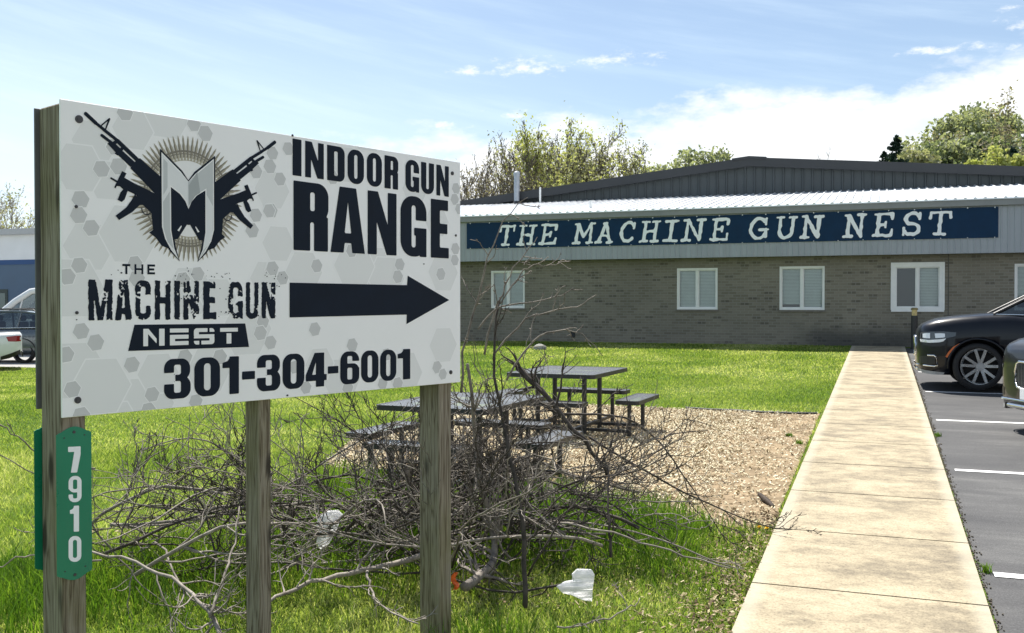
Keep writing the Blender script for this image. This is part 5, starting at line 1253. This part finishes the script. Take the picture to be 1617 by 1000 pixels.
# bare spring trees
def leaf_cards(rs, pts, n, spread, size):
    k = len(pts); idx = rs.integers(0, k, n); c = pts[idx]+rs.normal(0, spread, (n, 3)); a = rs.normal(0, 1, (n, 3)); a /= np.linalg.norm(a, axis=1, keepdims=True)
    b = np.cross(a, rs.normal(0, 1, (n, 3))); b /= np.linalg.norm(b, axis=1, keepdims=True)+1e-9; s = size*rs.uniform(.5, 1.3, (n, 1))
    return np.stack([c-a*s, c+b*s*.55, c+a*s, c-b*s*.55], 1).reshape(-1, 3), np.arange(4*n).reshape(-1, 4)
def tree(name, label, cat, x, y, h, spread, stems, barkm, leafm, nleaf, size, seed, group=None, tw=(9, .42), r0=.16, base=0., lean=.35, lift=.05, clump=.16, levels=3, first=.12, rm=.008):
    rs = np.random.default_rng(seed); z = float(gz(x, y))+base; T = thing(name, label, cat, (x, y, z), 0, group); lines = []; tips = []; mains = []
    for s in range(stems):
        az_ = 2*math.pi*(s+rs.random()*.7)/stems; d = norm(V(math.cos(az_)*lean, math.sin(az_)*lean, 1)) if stems > 1 else V(0, 0, 1)
        P, R = limb(rs, V(x+rs.normal(0, .15), y+rs.normal(0, .15), z-.2), d, h*rs.uniform(.75, 1.0), r0*rs.uniform(.7, 1.1), .02, 12, .055, lift*.4); mains.append((P, R))
        spray(rs, P, R, lines, tips, levels, tw[0], tw[1]*spread, .62, .10, lift, 0, 6, first, rm)
    kz_ = h/(max(float(q[0][:, 2].max()) for q in mains+lines)-z); o_ = V(x, y, z); sc3 = V(max(kz_, .8)*.5+.5, max(kz_, .8)*.5+.5, kz_)
    mains = [(o_+(P-o_)*sc3, R) for P, R in mains]; lines = [(o_+(P-o_)*sc3, R) for P, R in lines]; tips = [(o_+(t[0]-o_)*sc3,) for t in tips]
    v_, f_ = tubes(mains, 6); put('trunk', mesh_np('trunk', v_, f_, smooth=True), barkm, T)
    v_, f_ = tubes(lines, 3); put('limbs', mesh_np('limbs', v_, f_), barkm, T)
    if nleaf:
        v_, f_ = leaf_cards(rs, np.array([t[0] for t in tips]+[l[0][len(l[0])//2] for l in lines]), nleaf, clump, size); put('crown', mesh_np('crown', v_, f_), leafm, T)
    return T
def crowned(name, label, cat, x, y, h, w, barkm, leafm, n, size, seed, group=None, base=0., low=.25, lobes=26):
    """full tree: trunk, limbs, and leaf clumps spread through an uneven crown"""
    rs = np.random.default_rng(seed); z = float(gz(x, y))+base; T = thing(name, label, cat, (x, y, z), 0, group)
    P, R = limb(rs, V(x, y, z-.3), V(0, 0, 1), h*.8, h*.028, h*.006, 10, .05); lines = [(P, R)]; cs = []; ws = []
    for i in range(lobes):
        u = rs.random(); zz = z+h*(low+(1-low)*u*.94); prof = math.sin(math.pi*min(1, .12+.86*u))**.7; a = rs.uniform(0, 6.28); r = w*prof*math.sqrt(rs.random())*.85
        c = V(x+r*math.cos(a), y+r*math.sin(a), zz); cs.append(c); ws.append(w*rs.uniform(.18, .36))
        k = min(9, int(2+6*u)); lines.append((np.array([P[k], P[k]*.5+c*.5+V(0, 0, -.2), c]), np.array([h*.009, h*.006, h*.003])))
    v_, f_ = tubes(lines, 5); put('trunk', mesh_np('trunk', v_, f_, smooth=True), barkm, T)
    cs = np.array(cs); ws = np.array(ws); idx = rs.integers(0, lobes, n); g_ = rs.normal(0, 1, (n, 3)); g_ /= np.linalg.norm(g_, axis=1, keepdims=True); g_ *= rs.random((n, 1))**.45
    pts = cs[idx]+g_*ws[idx][:, None]*V(1, 1, .75); v_, f_ = leaf_cards(rs, pts, n, .05, size); put('crown', mesh_np('crown', v_, f_), leafm, T); return T
def conifer(name, label, cat, x, y, h, w, barkm, leafm, seed, base=0., group=None):
    rs = np.random.default_rng(seed); z = float(gz(x, y))+base; T = thing(name, label, cat, (x, y, z), 0, group); lines = [(np.array([(x, y, z-.2), (x, y, z+h*.5), (x, y, z+h)]), np.array([h*.02, h*.012, .02]))]; c = []
    for i in range(190):
        u = rs.random()**.8; zz = z+h*(.04+.95*u); r = w*(1-u)**.85*rs.uniform(.35, 1.15)+.05; a = rs.uniform(0, 6.28); tip = V(x+r*math.cos(a), y+r*math.sin(a), zz+.22*r)
        lines.append((np.array([(x, y, zz), (x+.6*r*math.cos(a), y+.6*r*math.sin(a), zz+.06*r), tip]), np.array([.03, .02, .01])))
        for t in np.linspace(.15, 1, 22): c.append(V(x, y, zz)*(1-t)+tip*t)
    v_, f_ = tubes(lines, 4); put('trunk', mesh_np('trunk', v_, f_), barkm, T); v_, f_ = leaf_cards(rs, np.array(c), 12000, .06, .13); put('crown', mesh_np('crown', v_, f_), leafm, T); return T
BARK_F = m_bark('far_bark', (.10, .085, .068), (.21, .185, .15), 2); BARK_P = m_bark('pale_bark', (.17, .15, .125), (.33, .30, .25), 2)
BUD = m_leafy('spring_buds', [(.22, .22, .13), (.30, .30, .19), (.40, .395, .28)], .35, .5); BUDY = m_leafy('yellow_buds', [(.32, .345, .12), (.43, .44, .18), (.52, .52, .28)], .4, .4)
BUDB = m_leafy('brown_buds', [(.20, .17, .12), (.28, .24, .17), (.36, .33, .23)], .3, .5)
OLIV = m_leafy('olive_leaves', [(.20, .225, .15), (.31, .33, .22), (.43, .445, .32)], .42, .25); OLIVD = m_leafy('deep_leaves', [(.12, .15, .09), (.20, .235, .14), (.30, .33, .21)], .4, .25); CONI = m_leafy('conifer_needles', [(.012, .030, .022), (.022, .05, .035), (.04, .07, .05)], .15, .4)
def toph(py, t): return EYE+(478-py)/FOC*t-.73
def spot(px, t): p = at(px, 478, t); return p[0], p[1]
GT = 'bare spring trees behind the hall'
for i, (px, t, h, sp_, st_, lm, nl, sz_, lab) in enumerate((
    (820, 69, toph(212, 69), 1.0, 5, BUDB, 2200, .07, 'slim bare tree set back between the two roof pipes'),
    (862, 70, toph(198, 70), 1.0, 5, BUD, 2600, .09, 'set back twiggy tree left of the tallest spring tree'),
    (940, 69, toph(203, 69), 1.0, 5, BUD, 3200, .09, 'set back twiggy tree right of the yellow green crown'),
    (982, 68, toph(217, 68), 1.0, 5, BUD, 2800, .09, 'set back budding tree near the right end of the row'),
    (752, 64, toph(236, 64), 1.0, 4, BUDB, 2200, .07, 'low bare brown tree nearest the sign behind the hall'),
    (790, 66, toph(222, 66), 1.0, 5, BUDB, 2600, .07, 'bare grey multi stemmed tree behind the round vent pipe'),
    (838, 65, toph(200, 65), 1.0, 5, BUDB, 2600, .07, 'tall bare brown tree behind the thin white roof pipe'),
    (882, 67, toph(186, 67), .95, 4, BUD, 3600, .09, 'tallest spring tree behind the hall with sparse green buds'),
    (918, 64, toph(186, 64), .95, 4, BUDY, 5000, .10, 'spring tree with yellow green crown in the middle of the row behind the hall'),
    (962, 65, toph(208, 65), 1.0, 4, BUD, 4200, .09, 'spreading green budding tree at right of the row behind the hall'),
    (998, 66, toph(226, 66), 1.0, 4, BUD, 2600, .09, 'bare edged green tree ending the row behind the hall roof slope'))):
    x, y = spot(px, t); tree('spring_tree', lab, 'tree', x, y, h, 1., st_+3, BARK_F, lm, int(nl*1.7), sz_*1.05, 100+i, GT, (16, .34), .13, 0., .30, .12, .30, 3, .3, .021)
for i, (px, t, h, lab) in enumerate(((1030, 95, toph(256, 95), 'low hazy tree just right of the spring tree row'), (1062, 96, toph(248, 96), 'pale hazy tree between two others left of the roof ridge'), (1097, 97, toph(228, 97), 'tallest of the pale hazy trees left of the roof ridge'), (1137, 97, toph(234, 97), 'pale hazy tree nearest to the roof ridge'))):
    x, y = spot(px, t); crowned('hazy_tree', lab, 'tree', x, y, h, 4.4, BARK_P, OLIV, 4200, .22, 140+i, 'hazy trees left of the ridge', 0., .5, 44)
for i, (px, t, h, lab) in enumerate(((1268, 110, toph(256, 110), 'faint bare tree right of the roof ridge'), (1340, 100, toph(231, 100), 'bare grey tree standing alone over the hall roof'), (1382, 100, toph(243, 100), 'thin bare tree beside the dark conifer'))):
    x, y = spot(px, t); tree('bare_tree', lab, 'tree', x, y, h, .8, 4, BARK_P, None, 0, .1, 160+i, 'bare trees over the hall roof', (10, .36), .12, 0., .3, .10, .2, 3, .2, .016)
for i, (px, t, h, w, lab) in enumerate(((1414, 92, toph(213, 92), 6.0, 'dark pointed conifer standing left of the wooded hill'), (1396, 95, toph(238, 95), 5.6, 'shorter dark conifer tucked against the pointed one'), (1597, 90, toph(230, 90), 5.0, 'dark conifer among yellow shrubs near the right edge'))):
    x, y = spot(px, t); conifer('conifer', lab, 'tree', x, y, h, w, BARK_F, CONI, 170+i, 0., 'dark conifers by the wooded hill')
for i, (px, t, h, w, lm, n, sz_, lab) in enumerate((
    (1446, 112, toph(216, 112), 6.5, OLIV, 8000, .30, 'olive leafed tree at the left shoulder of the wooded hill'),
    (1486, 118, toph(190, 118), 6.5, OLIV, 6500, .30, 'airy tall olive tree on the wooded hill'),
    (1478, 108, toph(226, 108), 6.5, OLIVD, 6500, .30, 'deep green tree low on the wooded hill'),
    (1516, 116, toph(176, 116), 7., OLIV, 8000, .30, 'broad olive tree in the middle of the wooded hill'),
    (1548, 120, toph(168, 120), 7., OLIV, 8000, .30, 'highest olive tree on the wooded hill'),
    (1540, 108, toph(212, 108), 6.4, OLIVD, 7000, .30, 'dark leaved tree under the highest olive tree'),
    (1584, 118, toph(180, 118), 7., OLIV, 8000, .30, 'rounded olive tree towards the right of the hill'),
    (1575, 106, toph(218, 106), 6., OLIVD, 6000, .30, 'shadowy tree behind the yellow shrubs on the hill'),
    (1505, 106, toph(226, 106), 6.2, OLIV, 6000, .30, 'low olive tree in front of the wooded hill'))):
    x, y = spot(px, t); crowned('hill_tree', lab, 'tree', x, y, h, w, BARK_F, lm, n, sz_, 200+i, 'trees of the wooded hill', 0., .35, 48)
for i, (px, t, h, w, lm, lab) in enumerate(((1434, 92, toph(236, 92), 4.2, BUD, 'yellow green shrub beside the dark pointed conifer'), (1470, 92, toph(236, 92), 4.2, BUD, 'olive yellow shrub on the skyline left of the bright ones'), (1535, 88, toph(238, 88), 3.2, BUDY, 'bright yellow shrub left of the pair on the skyline'), (1572, 88, toph(232, 88), 4.0, BUDY, 'largest bright yellow shrub above the hall roof'), (1612, 88, toph(236, 88), 3.2, BUDY, 'bright yellow shrub at the right edge of the photo'))):
    x, y = spot(px, t); crowned('hill_shrub', lab, 'shrub', x, y, h, w, BARK_F, lm, 3000, .26, 230+i, 'shrubs on the skyline', 0., .35, 22)
x, y = spot(1606, 100); tree('bare_tree', 'large bare tree with dark limbs at the right edge above the shrubs', 'tree', x, y, toph(158, 100), .9, 3, BARK_F, BUDB, 2200, .2, 180, 'bare trees over the hall roof', (10, .36), .2, 0., .28, .08, .4, 3, .15, .02)
for i, (px, t, h, lab) in enumerate(((-12, 75, toph(285, 75), 'leafing tree cut by the left edge above the warehouse'), (16, 78, toph(290, 78), 'bare tree with yellowish buds above the warehouse roof'), (44, 80, toph(298, 80), 'bare twiggy tree right beside the left sign post above the warehouse'))):
    x, y = spot(px, t); tree('bare_tree', lab, 'tree', x, y, h+.7, 1., 5, BARK_P, BUD, 1400 if i < 2 else 500, .12, 260+i, 'bare trees above the warehouse', (11, .42), .14, 0., .36, .08, .3, 3, .2, .015)

# ------------------------------------------------------------------ the brush pile
TWIG = m_bark('dead_twig_bark', (.085, .072, .062), (.31, .275, .235), 14); TWIGD = m_bark('dark_limb_bark', (.030, .026, .022), (.10, .085, .072), 12); PALE = m_bark('pale_limb_bark', (.13, .11, .093), (.35, .315, .27), 18)
GB_ = 'dead branches of the brush pile'
def smooth_path(P, n):
    P = np.array(P, float); t = np.linspace(0, 1, len(P)); q = np.linspace(0, 1, n); out_ = np.stack([np.interp(q, t, P[:, k]) for k in range(3)], 1)
    for _ in range(2): out_[1:-1] = .25*out_[:-2]+.5*out_[1:-1]+.25*out_[2:]
    return out_
def branch(label, pts, r0, r1, seed, mt=TWIG, shoots=14, ratio=.32, levels=2, n=14, zig=.08, wob=.17, lift=.02, ang=.8, start=.1, rmin=.0030):
    """a dead limb through the given points, with twigs"""
    rs = np.random.default_rng(seed); P = smooth_path(pts, n); P[1:-1] += rs.normal(0, .006, (n-2, 3)); R = np.linspace(r0, r1, n); lines = []; tips = []
    if shoots: spray(rs, P, R, lines, tips, levels, shoots, ratio, ang, wob, lift, zig, 10, start, rmin)
    d0, d1 = norm(P[0]-P[1]), norm(P[-1]-P[-2]); P = np.vstack([P[0]+d0*.003, P, P[-1]+d1*.004]); R = np.concatenate([[.0004], R, [.0004]])
    v1, f1 = tubes([(P, R)], 7)
    if lines:
        for Q, S in lines: Q[:, 2] = np.maximum(Q[:, 2], gz(Q[:, 0], Q[:, 1])+.008)
        v2, f2 = tubes(lines, 4); v1, f1 = np.concatenate([v1, v2]), np.concatenate([f1, f2+len(v1)])
    return setp(put('dead_branch', mesh_np('dead_branch', v1, f1, smooth=True), mt), label, 'branch', GB_)
def tr(*q): return [at(px, py, t) for px, py, t in q]
branch('crooked standing stem with a bent foot just right of the right sign post', tr((734, 927, 5.5), (760, 910, 5.7), (780, 893, 5.95), (786, 868, 6.1), (772, 820, 6.15), (756, 745, 6.1), (744, 660, 6.0), (738, 575, 5.9)), .030, .009, 1, TWIG, 12, .26)
branch('straight dark upright stem between the right sign post and the white bag', tr((829, 960, 5.5), (831, 900, 5.55), (828, 832, 5.6), (818, 765, 5.65), (803, 725, 5.7), (790, 640, 5.8), (772, 520, 5.9), (790, 470, 5.95)), .016, .006, 2, TWIGD, 10, .24)
branch('thick dark broken limb slanting up in front of the picnic tables', tr((960, 752, 6.6), (946, 722, 6.6), (900, 673, 6.6), (869, 633, 6.65), (838, 602, 6.7), (817, 580, 6.75)), .011, .022, 3, TWIGD, 9, .45, 2, 14, .1)
branch('long pale limb lying in the grass between the middle and right sign posts', tr((420, 955, 4.9), (460, 930, 5.1), (512, 912, 5.3), (569, 903, 5.5), (626, 886, 5.7), (700, 870, 5.9)), .008, .019, 4, PALE, 9, .28)
branch('white forked twig hanging below the long pale limb', tr((580, 902, 5.45), (586, 938, 5.3), (609, 962, 5.1), (660, 985, 4.9)), .008, .004, 5, PALE, 5, .4)
branch('long pale limb running down to the grass beside the left sign post', tr((140, 870, 5.6), (209, 885, 5.5), (252, 906, 5.4), (306, 935, 5.25), (335, 971, 5.05), (350, 1010, 4.9)), .007, .013, 6, PALE, 12, .35)
branch('pale upright twig by the foot of the middle sign post', tr((331, 975, 5.0), (356, 906, 5.2), (372, 860, 5.4), (378, 800, 5.6)), .009, .004, 7, PALE, 8, .4)
branch('bare twig reaching left past the left sign post', tr((150, 740, 5.4), (60, 725, 5.3), (45, 700, 5.25), (0, 672, 5.2)), .006, .003, 8, TWIG, 4, .3)
branch('low pale twig reaching left past the number plate post', tr((160, 885, 5.2), (90, 880, 5.1), (40, 878, 5.05), (12, 888, 5.), (-8, 898, 5.)), .006, .003, 9, PALE, 2, .25)
branch('high arching twig with drooping tip in front of the first window', tr((800, 600, 6.0), (838, 537, 6.0), (867, 521, 6.0), (892, 520, 6.0), (922, 526, 6.0), (951, 562, 6.0)), .007, .002, 10, TWIG, 6, .22)
branch('slender twig pointing right across the first window', tr((755, 520, 5.9), (783, 484, 5.9), (825, 478, 5.9), (876, 472, 5.9), (905, 455, 5.9)), .006, .0025, 11, TWIG, 5, .22)
branch('slender twig with upturned end against the brick wall', tr((780, 560, 6.), (829, 497, 6.), (857, 497, 6.), (892, 486, 6.), (915, 484, 6.), (941, 466, 6.)), .006, .0025, 12, TWIG, 6, .25)
branch('thin twig crossing the fascia right of the first window', tr((790, 480, 5.9), (815, 440, 5.9), (827, 424, 5.9), (846, 418, 5.9), (867, 421, 5.9), (901, 412, 5.9)), .005, .002, 13, TWIG, 6, .25)
branch('tallest twig of the pile rising across the banner beside the sign', tr((728, 620, 5.8), (733, 560, 5.8), (741, 511, 5.8), (760, 440, 5.8), (778, 400, 5.8), (787, 357, 5.8), (807, 331, 5.8), (833, 312, 5.8)), .008, .002, 14, TWIG, 8, .2)
branch('pale twig forking over the banner lettering', tr((765, 560, 5.9), (785, 480, 5.9), (798, 447, 5.9), (807, 430, 5.9), (836, 389, 5.9), (848, 375, 5.9)), .007, .002, 15, TWIG, 8, .25)
branch('long straight thin stick slanting down towards the footpath', tr((880, 826, 5.9), (952, 836, 5.8), (1050, 868, 5.7), (1152, 897, 5.6)), .007, .004, 16, PALE, 4, .2)
branch('arching dark twig drooping onto the wood chips at right of the pile', tr((888, 654, 6.8), (962, 653, 6.8), (1010, 665, 6.8), (1060, 720, 6.8), (1100, 780, 6.8), (1150, 860, 6.7)), .009, .003, 17, TWIGD, 12, .28)
branch('dark twig arcing over the mulch to the edge of the footpath', tr((930, 690, 6.9), (990, 730, 6.9), (1060, 770, 6.95), (1130, 800, 7.), (1215, 838, 7.1), (1262, 836, 7.2)), .009, .003, 18, TWIGD, 10, .24)
branch('low dark twig lying near the dandelions', tr((900, 780, 6.5), (960, 790, 6.5), (1010, 830, 6.3), (1060, 850, 6.2), (1080, 880, 6.1)), .007, .003, 19, TWIGD, 9, .3)
branch('upright dark twig in the tall grass right of the white bag', tr((965, 880, 6.0), (962, 820, 6.1), (960, 740, 6.3), (950, 700, 6.4)), .010, .004, 20, TWIGD, 8, .3)
branch('thin sapling twig standing in front of the nearer bench', tr((1010, 740, 7.4), (1012, 690, 7.4), (1030, 640, 7.4), (1038, 600, 7.4)), .005, .002, 21, TWIG, 5, .25)
branch('pale forked twig on the grass in front of the footpath', tr((880, 990, 4.9), (940, 985, 5.0), (1000, 960, 5.1), (1010, 945, 5.15)), .005, .003, 22, PALE, 6, .35)
# the tangle itself
rs0 = random.Random(12)
LABELS = ['tangled bare grey branch in the dense middle of the brush pile']
def gp(x, y, h): return V(x, y, float(gz(x, y))+h)
spec = []
for i in range(54):
    u = rs0.random(); px = rs0.uniform(230, 860) if i < 36 else rs0.uniform(520, 930); t = rs0.uniform(5.7, 7.4) if i < 34 else rs0.uniform(6.2, 7.1); p = at(px, 478, t); spec.append((p[0], p[1]))
for i, (x, y) in enumerate(spec):
    a = rs0.choice((rs0.gauss(math.pi+TH, .45), rs0.gauss(TH, .5))); el_ = abs(rs0.gauss(.22, .18)); L = rs0.uniform(1.1, 2.2); h0 = rs0.uniform(.03, .30)
    d = V(math.cos(a)*math.cos(el_), math.sin(a)*math.cos(el_), math.sin(el_)); p = gp(x, y, h0)-d*L*.4*V(1, 1, 0); sag = rs0.uniform(.05, .35)
    wv_ = rs0.uniform(.08, .24); sd2 = V(-math.sin(a), math.cos(a), 0)
    pts = [p+d*L*s+V(0, 0, -sag*L*s*s*.5+wv_*.7*math.sin(s*6+i))+sd2*wv_*math.sin(s*4.3+i*1.7) for s in np.linspace(0, 1, 9)]
    for q in pts: q[2] = max(q[2], float(gz(q[0], q[1]))+.02)
    branch(LABELS[0], pts, rs0.uniform(.007, .013), .004, 300+i, rs0.choice((TWIG, TWIG, PALE, PALE, TWIGD, TWIGD)), 8, .52, 2, 14, .07, .20, .035, .8, .05, .0032)  # pale bark in the mix imitates sunlit sides of twigs
for i in range(56):     # thin upright shoots standing out of the pile
    px = rs0.choice((rs0.uniform(150, 480), rs0.uniform(200, 640), rs0.uniform(600, 840), rs0.uniform(620, 900), rs0.uniform(640, 940))); t = rs0.uniform(5.6, 7.0); p = at(px, 478, t); b = gp(p[0], p[1], .15); h = rs0.uniform(.6, 1.0)*(1.22 if 640 < px < 860 else .9)
    d = V(rs0.gauss(0, .5), rs0.gauss(0, .4), 1); cv = V(rs0.gauss(0, .4), rs0.gauss(0, .3), -.15); pts = [b+d*h*s+cv*s*s*h+V(rs0.gauss(0, .03), rs0.gauss(0, .03), 0) for s in np.linspace(0, 1, 7)]
    branch('thin upright shoot sticking out of the top of the brush pile', pts, .007, .003, 400+i, TWIGD if i % 4 else TWIG, 8, .42, 2, 12, .07, .19, .06, .6, .1, .003)

# ------------------------------------------------------------------ litter and small things
def m_bag():
    m, t, p = mat('white_plastic', (.93, .93, .94), .45, 0, .4)
    tr_ = t.new('ShaderNodeBsdfTranslucent', {0: (.97, .97, .98, 1)}); ms = t.new('ShaderNodeMixShader', {0: .45, 1: p.outputs[0], 2: tr_.outputs[0]}); t.l.new(ms.outputs[0], t.n['Material Output'].inputs[0]); return m
BAG = m_bag()
def plastic_bag(label, outline, t, seed):
    """crumpled bag: a puffed-up outline of real thickness with ridged folds"""
    import bmesh
    P3 = [at(px, py, t) for px, py in outline]; O = sum(P3)/len(P3); H = max(p[2] for p in P3)-min(p[2] for p in P3)
    Q = [((p-O) @ RV/H+1., (p[2]-O[2])/H+.5) for p in P3]; N = vnoise(seed); vs = []; fs = []
    def dep(x, y, sg):
        X_, Y_ = V(x), V(y); d = max(0., -float(poly(X_, Y_, Q)[0])); f = abs(float(N(X_+Y_*.6, Y_, 3.2)[0])-.5)*2; g = abs(float(N(X_*1.3, Y_-X_*.8+sg, 7.)[0])-.5)*2
        return sg*(.42*math.sqrt(d)*(.55+.6*f)+min(d*2, .10)*(g-.3))*H
    for sg in (-1, 1):
        for pl in fills(lambda x, y: poly(x, y, Q), 2., 40):
            k = len(vs); vs += [O+RV*(x-1.)*H+V(0, 0, (y-.5)*H)+F0*dep(x, y, sg) for x, y in pl]; fs.append(list(range(k, k+len(pl))))
    vs = np.array(vs); gm = gz(vs[:, 0], vs[:, 1])+.004; vs[:, 2] = np.maximum(vs[:, 2], gm)
    me = mesh_np('plastic_bag', vs, fs, smooth=True); bb = bmesh.new(); bb.from_mesh(me); bmesh.ops.remove_doubles(bb, verts=bb.verts, dist=.0006); bmesh.ops.recalc_face_normals(bb, faces=bb.faces); bb.to_mesh(me); bb.free()
    me.polygons.foreach_set('use_smooth', np.ones(len(me.polygons), bool))
    return setp(put('plastic_bag', me, BAG), label, 'bag', 'white plastic bags caught in the brush')
plastic_bag('crumpled white plastic bag lying in the tall grass right of the sign', ((878, 926), (892, 918), (904, 916), (903, 906), (911, 898), (934, 899), (939, 908), (936, 930), (935, 950), (920, 948), (905, 941), (889, 937)), 5.5, 51)
plastic_bag('torn white plastic bag snagged in the branches behind the sign', ((504, 816), (515, 807), (534, 805), (543, 814), (536, 826), (529, 842), (520, 858), (506, 868), (499, 858), (503, 841), (499, 828)), 5.9, 52)
def rock(label, p, sx, sy, sz_, mt, seed, name='stone'):
    r = vnoise(seed); vs = []; nu, nv = 18, 11
    for j in range(nv+1):
        for i in range(nu):
            a, b = 2*math.pi*i/nu, math.pi*j/nv; k = 1+.35*(float(r(V(math.cos(a)*1.2+2), V(b+math.sin(a)), 1.4)[0])-.5); vs.append((p[0]+sx*k*math.sin(b)*math.cos(a), p[1]+sy*k*math.sin(b)*math.sin(a), p[2]+sz_*k*math.cos(b)))
    return setp(put(name, mesh_np(name, vs, [(j*nu+i, j*nu+(i+1) % nu, (j+1)*nu+(i+1) % nu, (j+1)*nu+i) for j in range(nv) for i in range(nu)], smooth=True), mt), label, 'stone')
STONE = varied('grey_stone', (.30, .30, .27), .9, amt=.35, scale=14, bump=.5)
rock('grey stone in the grass near the foot of the crooked stem', on_ground(850, 866)+V(0, 0, .02), .10, .07, .06, STONE, 61); rock('pale rounded stone alone on the far lawn', on_ground(853, 553)+V(0, 0, .05), .17, .12, .11, STONE, 62)
v_, f_ = tubes([(np.array([on_ground(1199, 790)+V(0, 0, .05), on_ground(1210, 796)+V(0, 0, .03), on_ground(1221, 803)+V(0, 0, .015)]), np.array([.018, .026, .016]))], 8)
setp(put('rotten_log', mesh_np('rotten_log', v_, f_, smooth=True), m_bark('rotten_wood', (.025, .018, .014), (.08, .06, .045), 30)), 'short dark piece of rotten wood on the mulch near the footpath', 'log')
DAN = plain('dandelion_yellow', (.80, .55, .015), .7)
for i, (px, py, lab) in enumerate(((1199, 844, 'yellow dandelion bloom, the left of the pair by the footpath'), (1211, 847, 'yellow dandelion bloom, the right of the pair nearest the footpath'))):
    b = on_ground(px, py); T = thing('dandelion', lab, 'flower', b, 0, 'dandelions by the footpath'); h = .045+.008*i
    v_, f_ = tubes([(np.array([b, b+V(.003, 0, h*.5), b+V(0, .004, h)]), np.array([.002, .002, .002]))], 5); put('stem', mesh_np('stem', v_, f_), TALL, T)
    fl = MB(); r = np.random.default_rng(i)
    for k in range(46):
        a = r.uniform(0, 6.28); e = r.uniform(.1, 1.3); d = V(math.cos(a)*math.cos(e), math.sin(a)*math.cos(e), math.sin(e)); q = np.cross(d, V(0, 0, 1)); q = norm(q)*.0028; c = b+V(0, .004, h); fl.add([c-q, c+q, c+d*.021+q, c+d*.021-q], [(0, 1, 2, 3)])
    put('flower_head', mesh_np('flower_head', fl.v, fl.f), DAN, T)
ORG = varied('orange_plastic', (.75, .13, .02), .4, amt=.25, scale=30)
fb = at(718, 918, 5.35); mb = MB(); n = 12; N = vnoise(71); vs = []
for j in range(9):
    for i in range(5):
        vs.append(fb+RV*((i-2)*.009*(1-.4*abs(j-4)/4)+.012*math.sin(j*.9))+V(0, 0, (j-4)*.012)+F0*(.03*(float(N(V(i*.7), V(j*.8), 1.3)[0])-.5)))
mb.add(vs, [(j*5+i, j*5+i+1, (j+1)*5+i+1, (j+1)*5+i) for j in range(8) for i in range(4)])
setp(put('orange_wrapper', mesh_np('orange_wrapper', mb.v, mb.f, smooth=True), ORG), 'scrap of orange plastic caught on a branch behind the right sign post', 'litter')
# fallen twigs on the wood chips
for i, (a, b, lab) in enumerate((((1055, 690), (1118, 684), 'thin fallen stick lying on the open wood chips'), ((1040, 700), (1068, 682), 'short fallen stick by the nearest bench leg'))):
    A, B = on_ground(*a)+V(0, 0, .025), on_ground(*b)+V(0, 0, .03); v_, f_ = tubes([(np.array([A, (A+B)/2+V(.02, .03, .01), B]), np.array([.006, .008, .004]))], 6)
    setp(put('fallen_stick', mesh_np('fallen_stick', v_, f_, smooth=True), TWIGD), lab, 'stick')
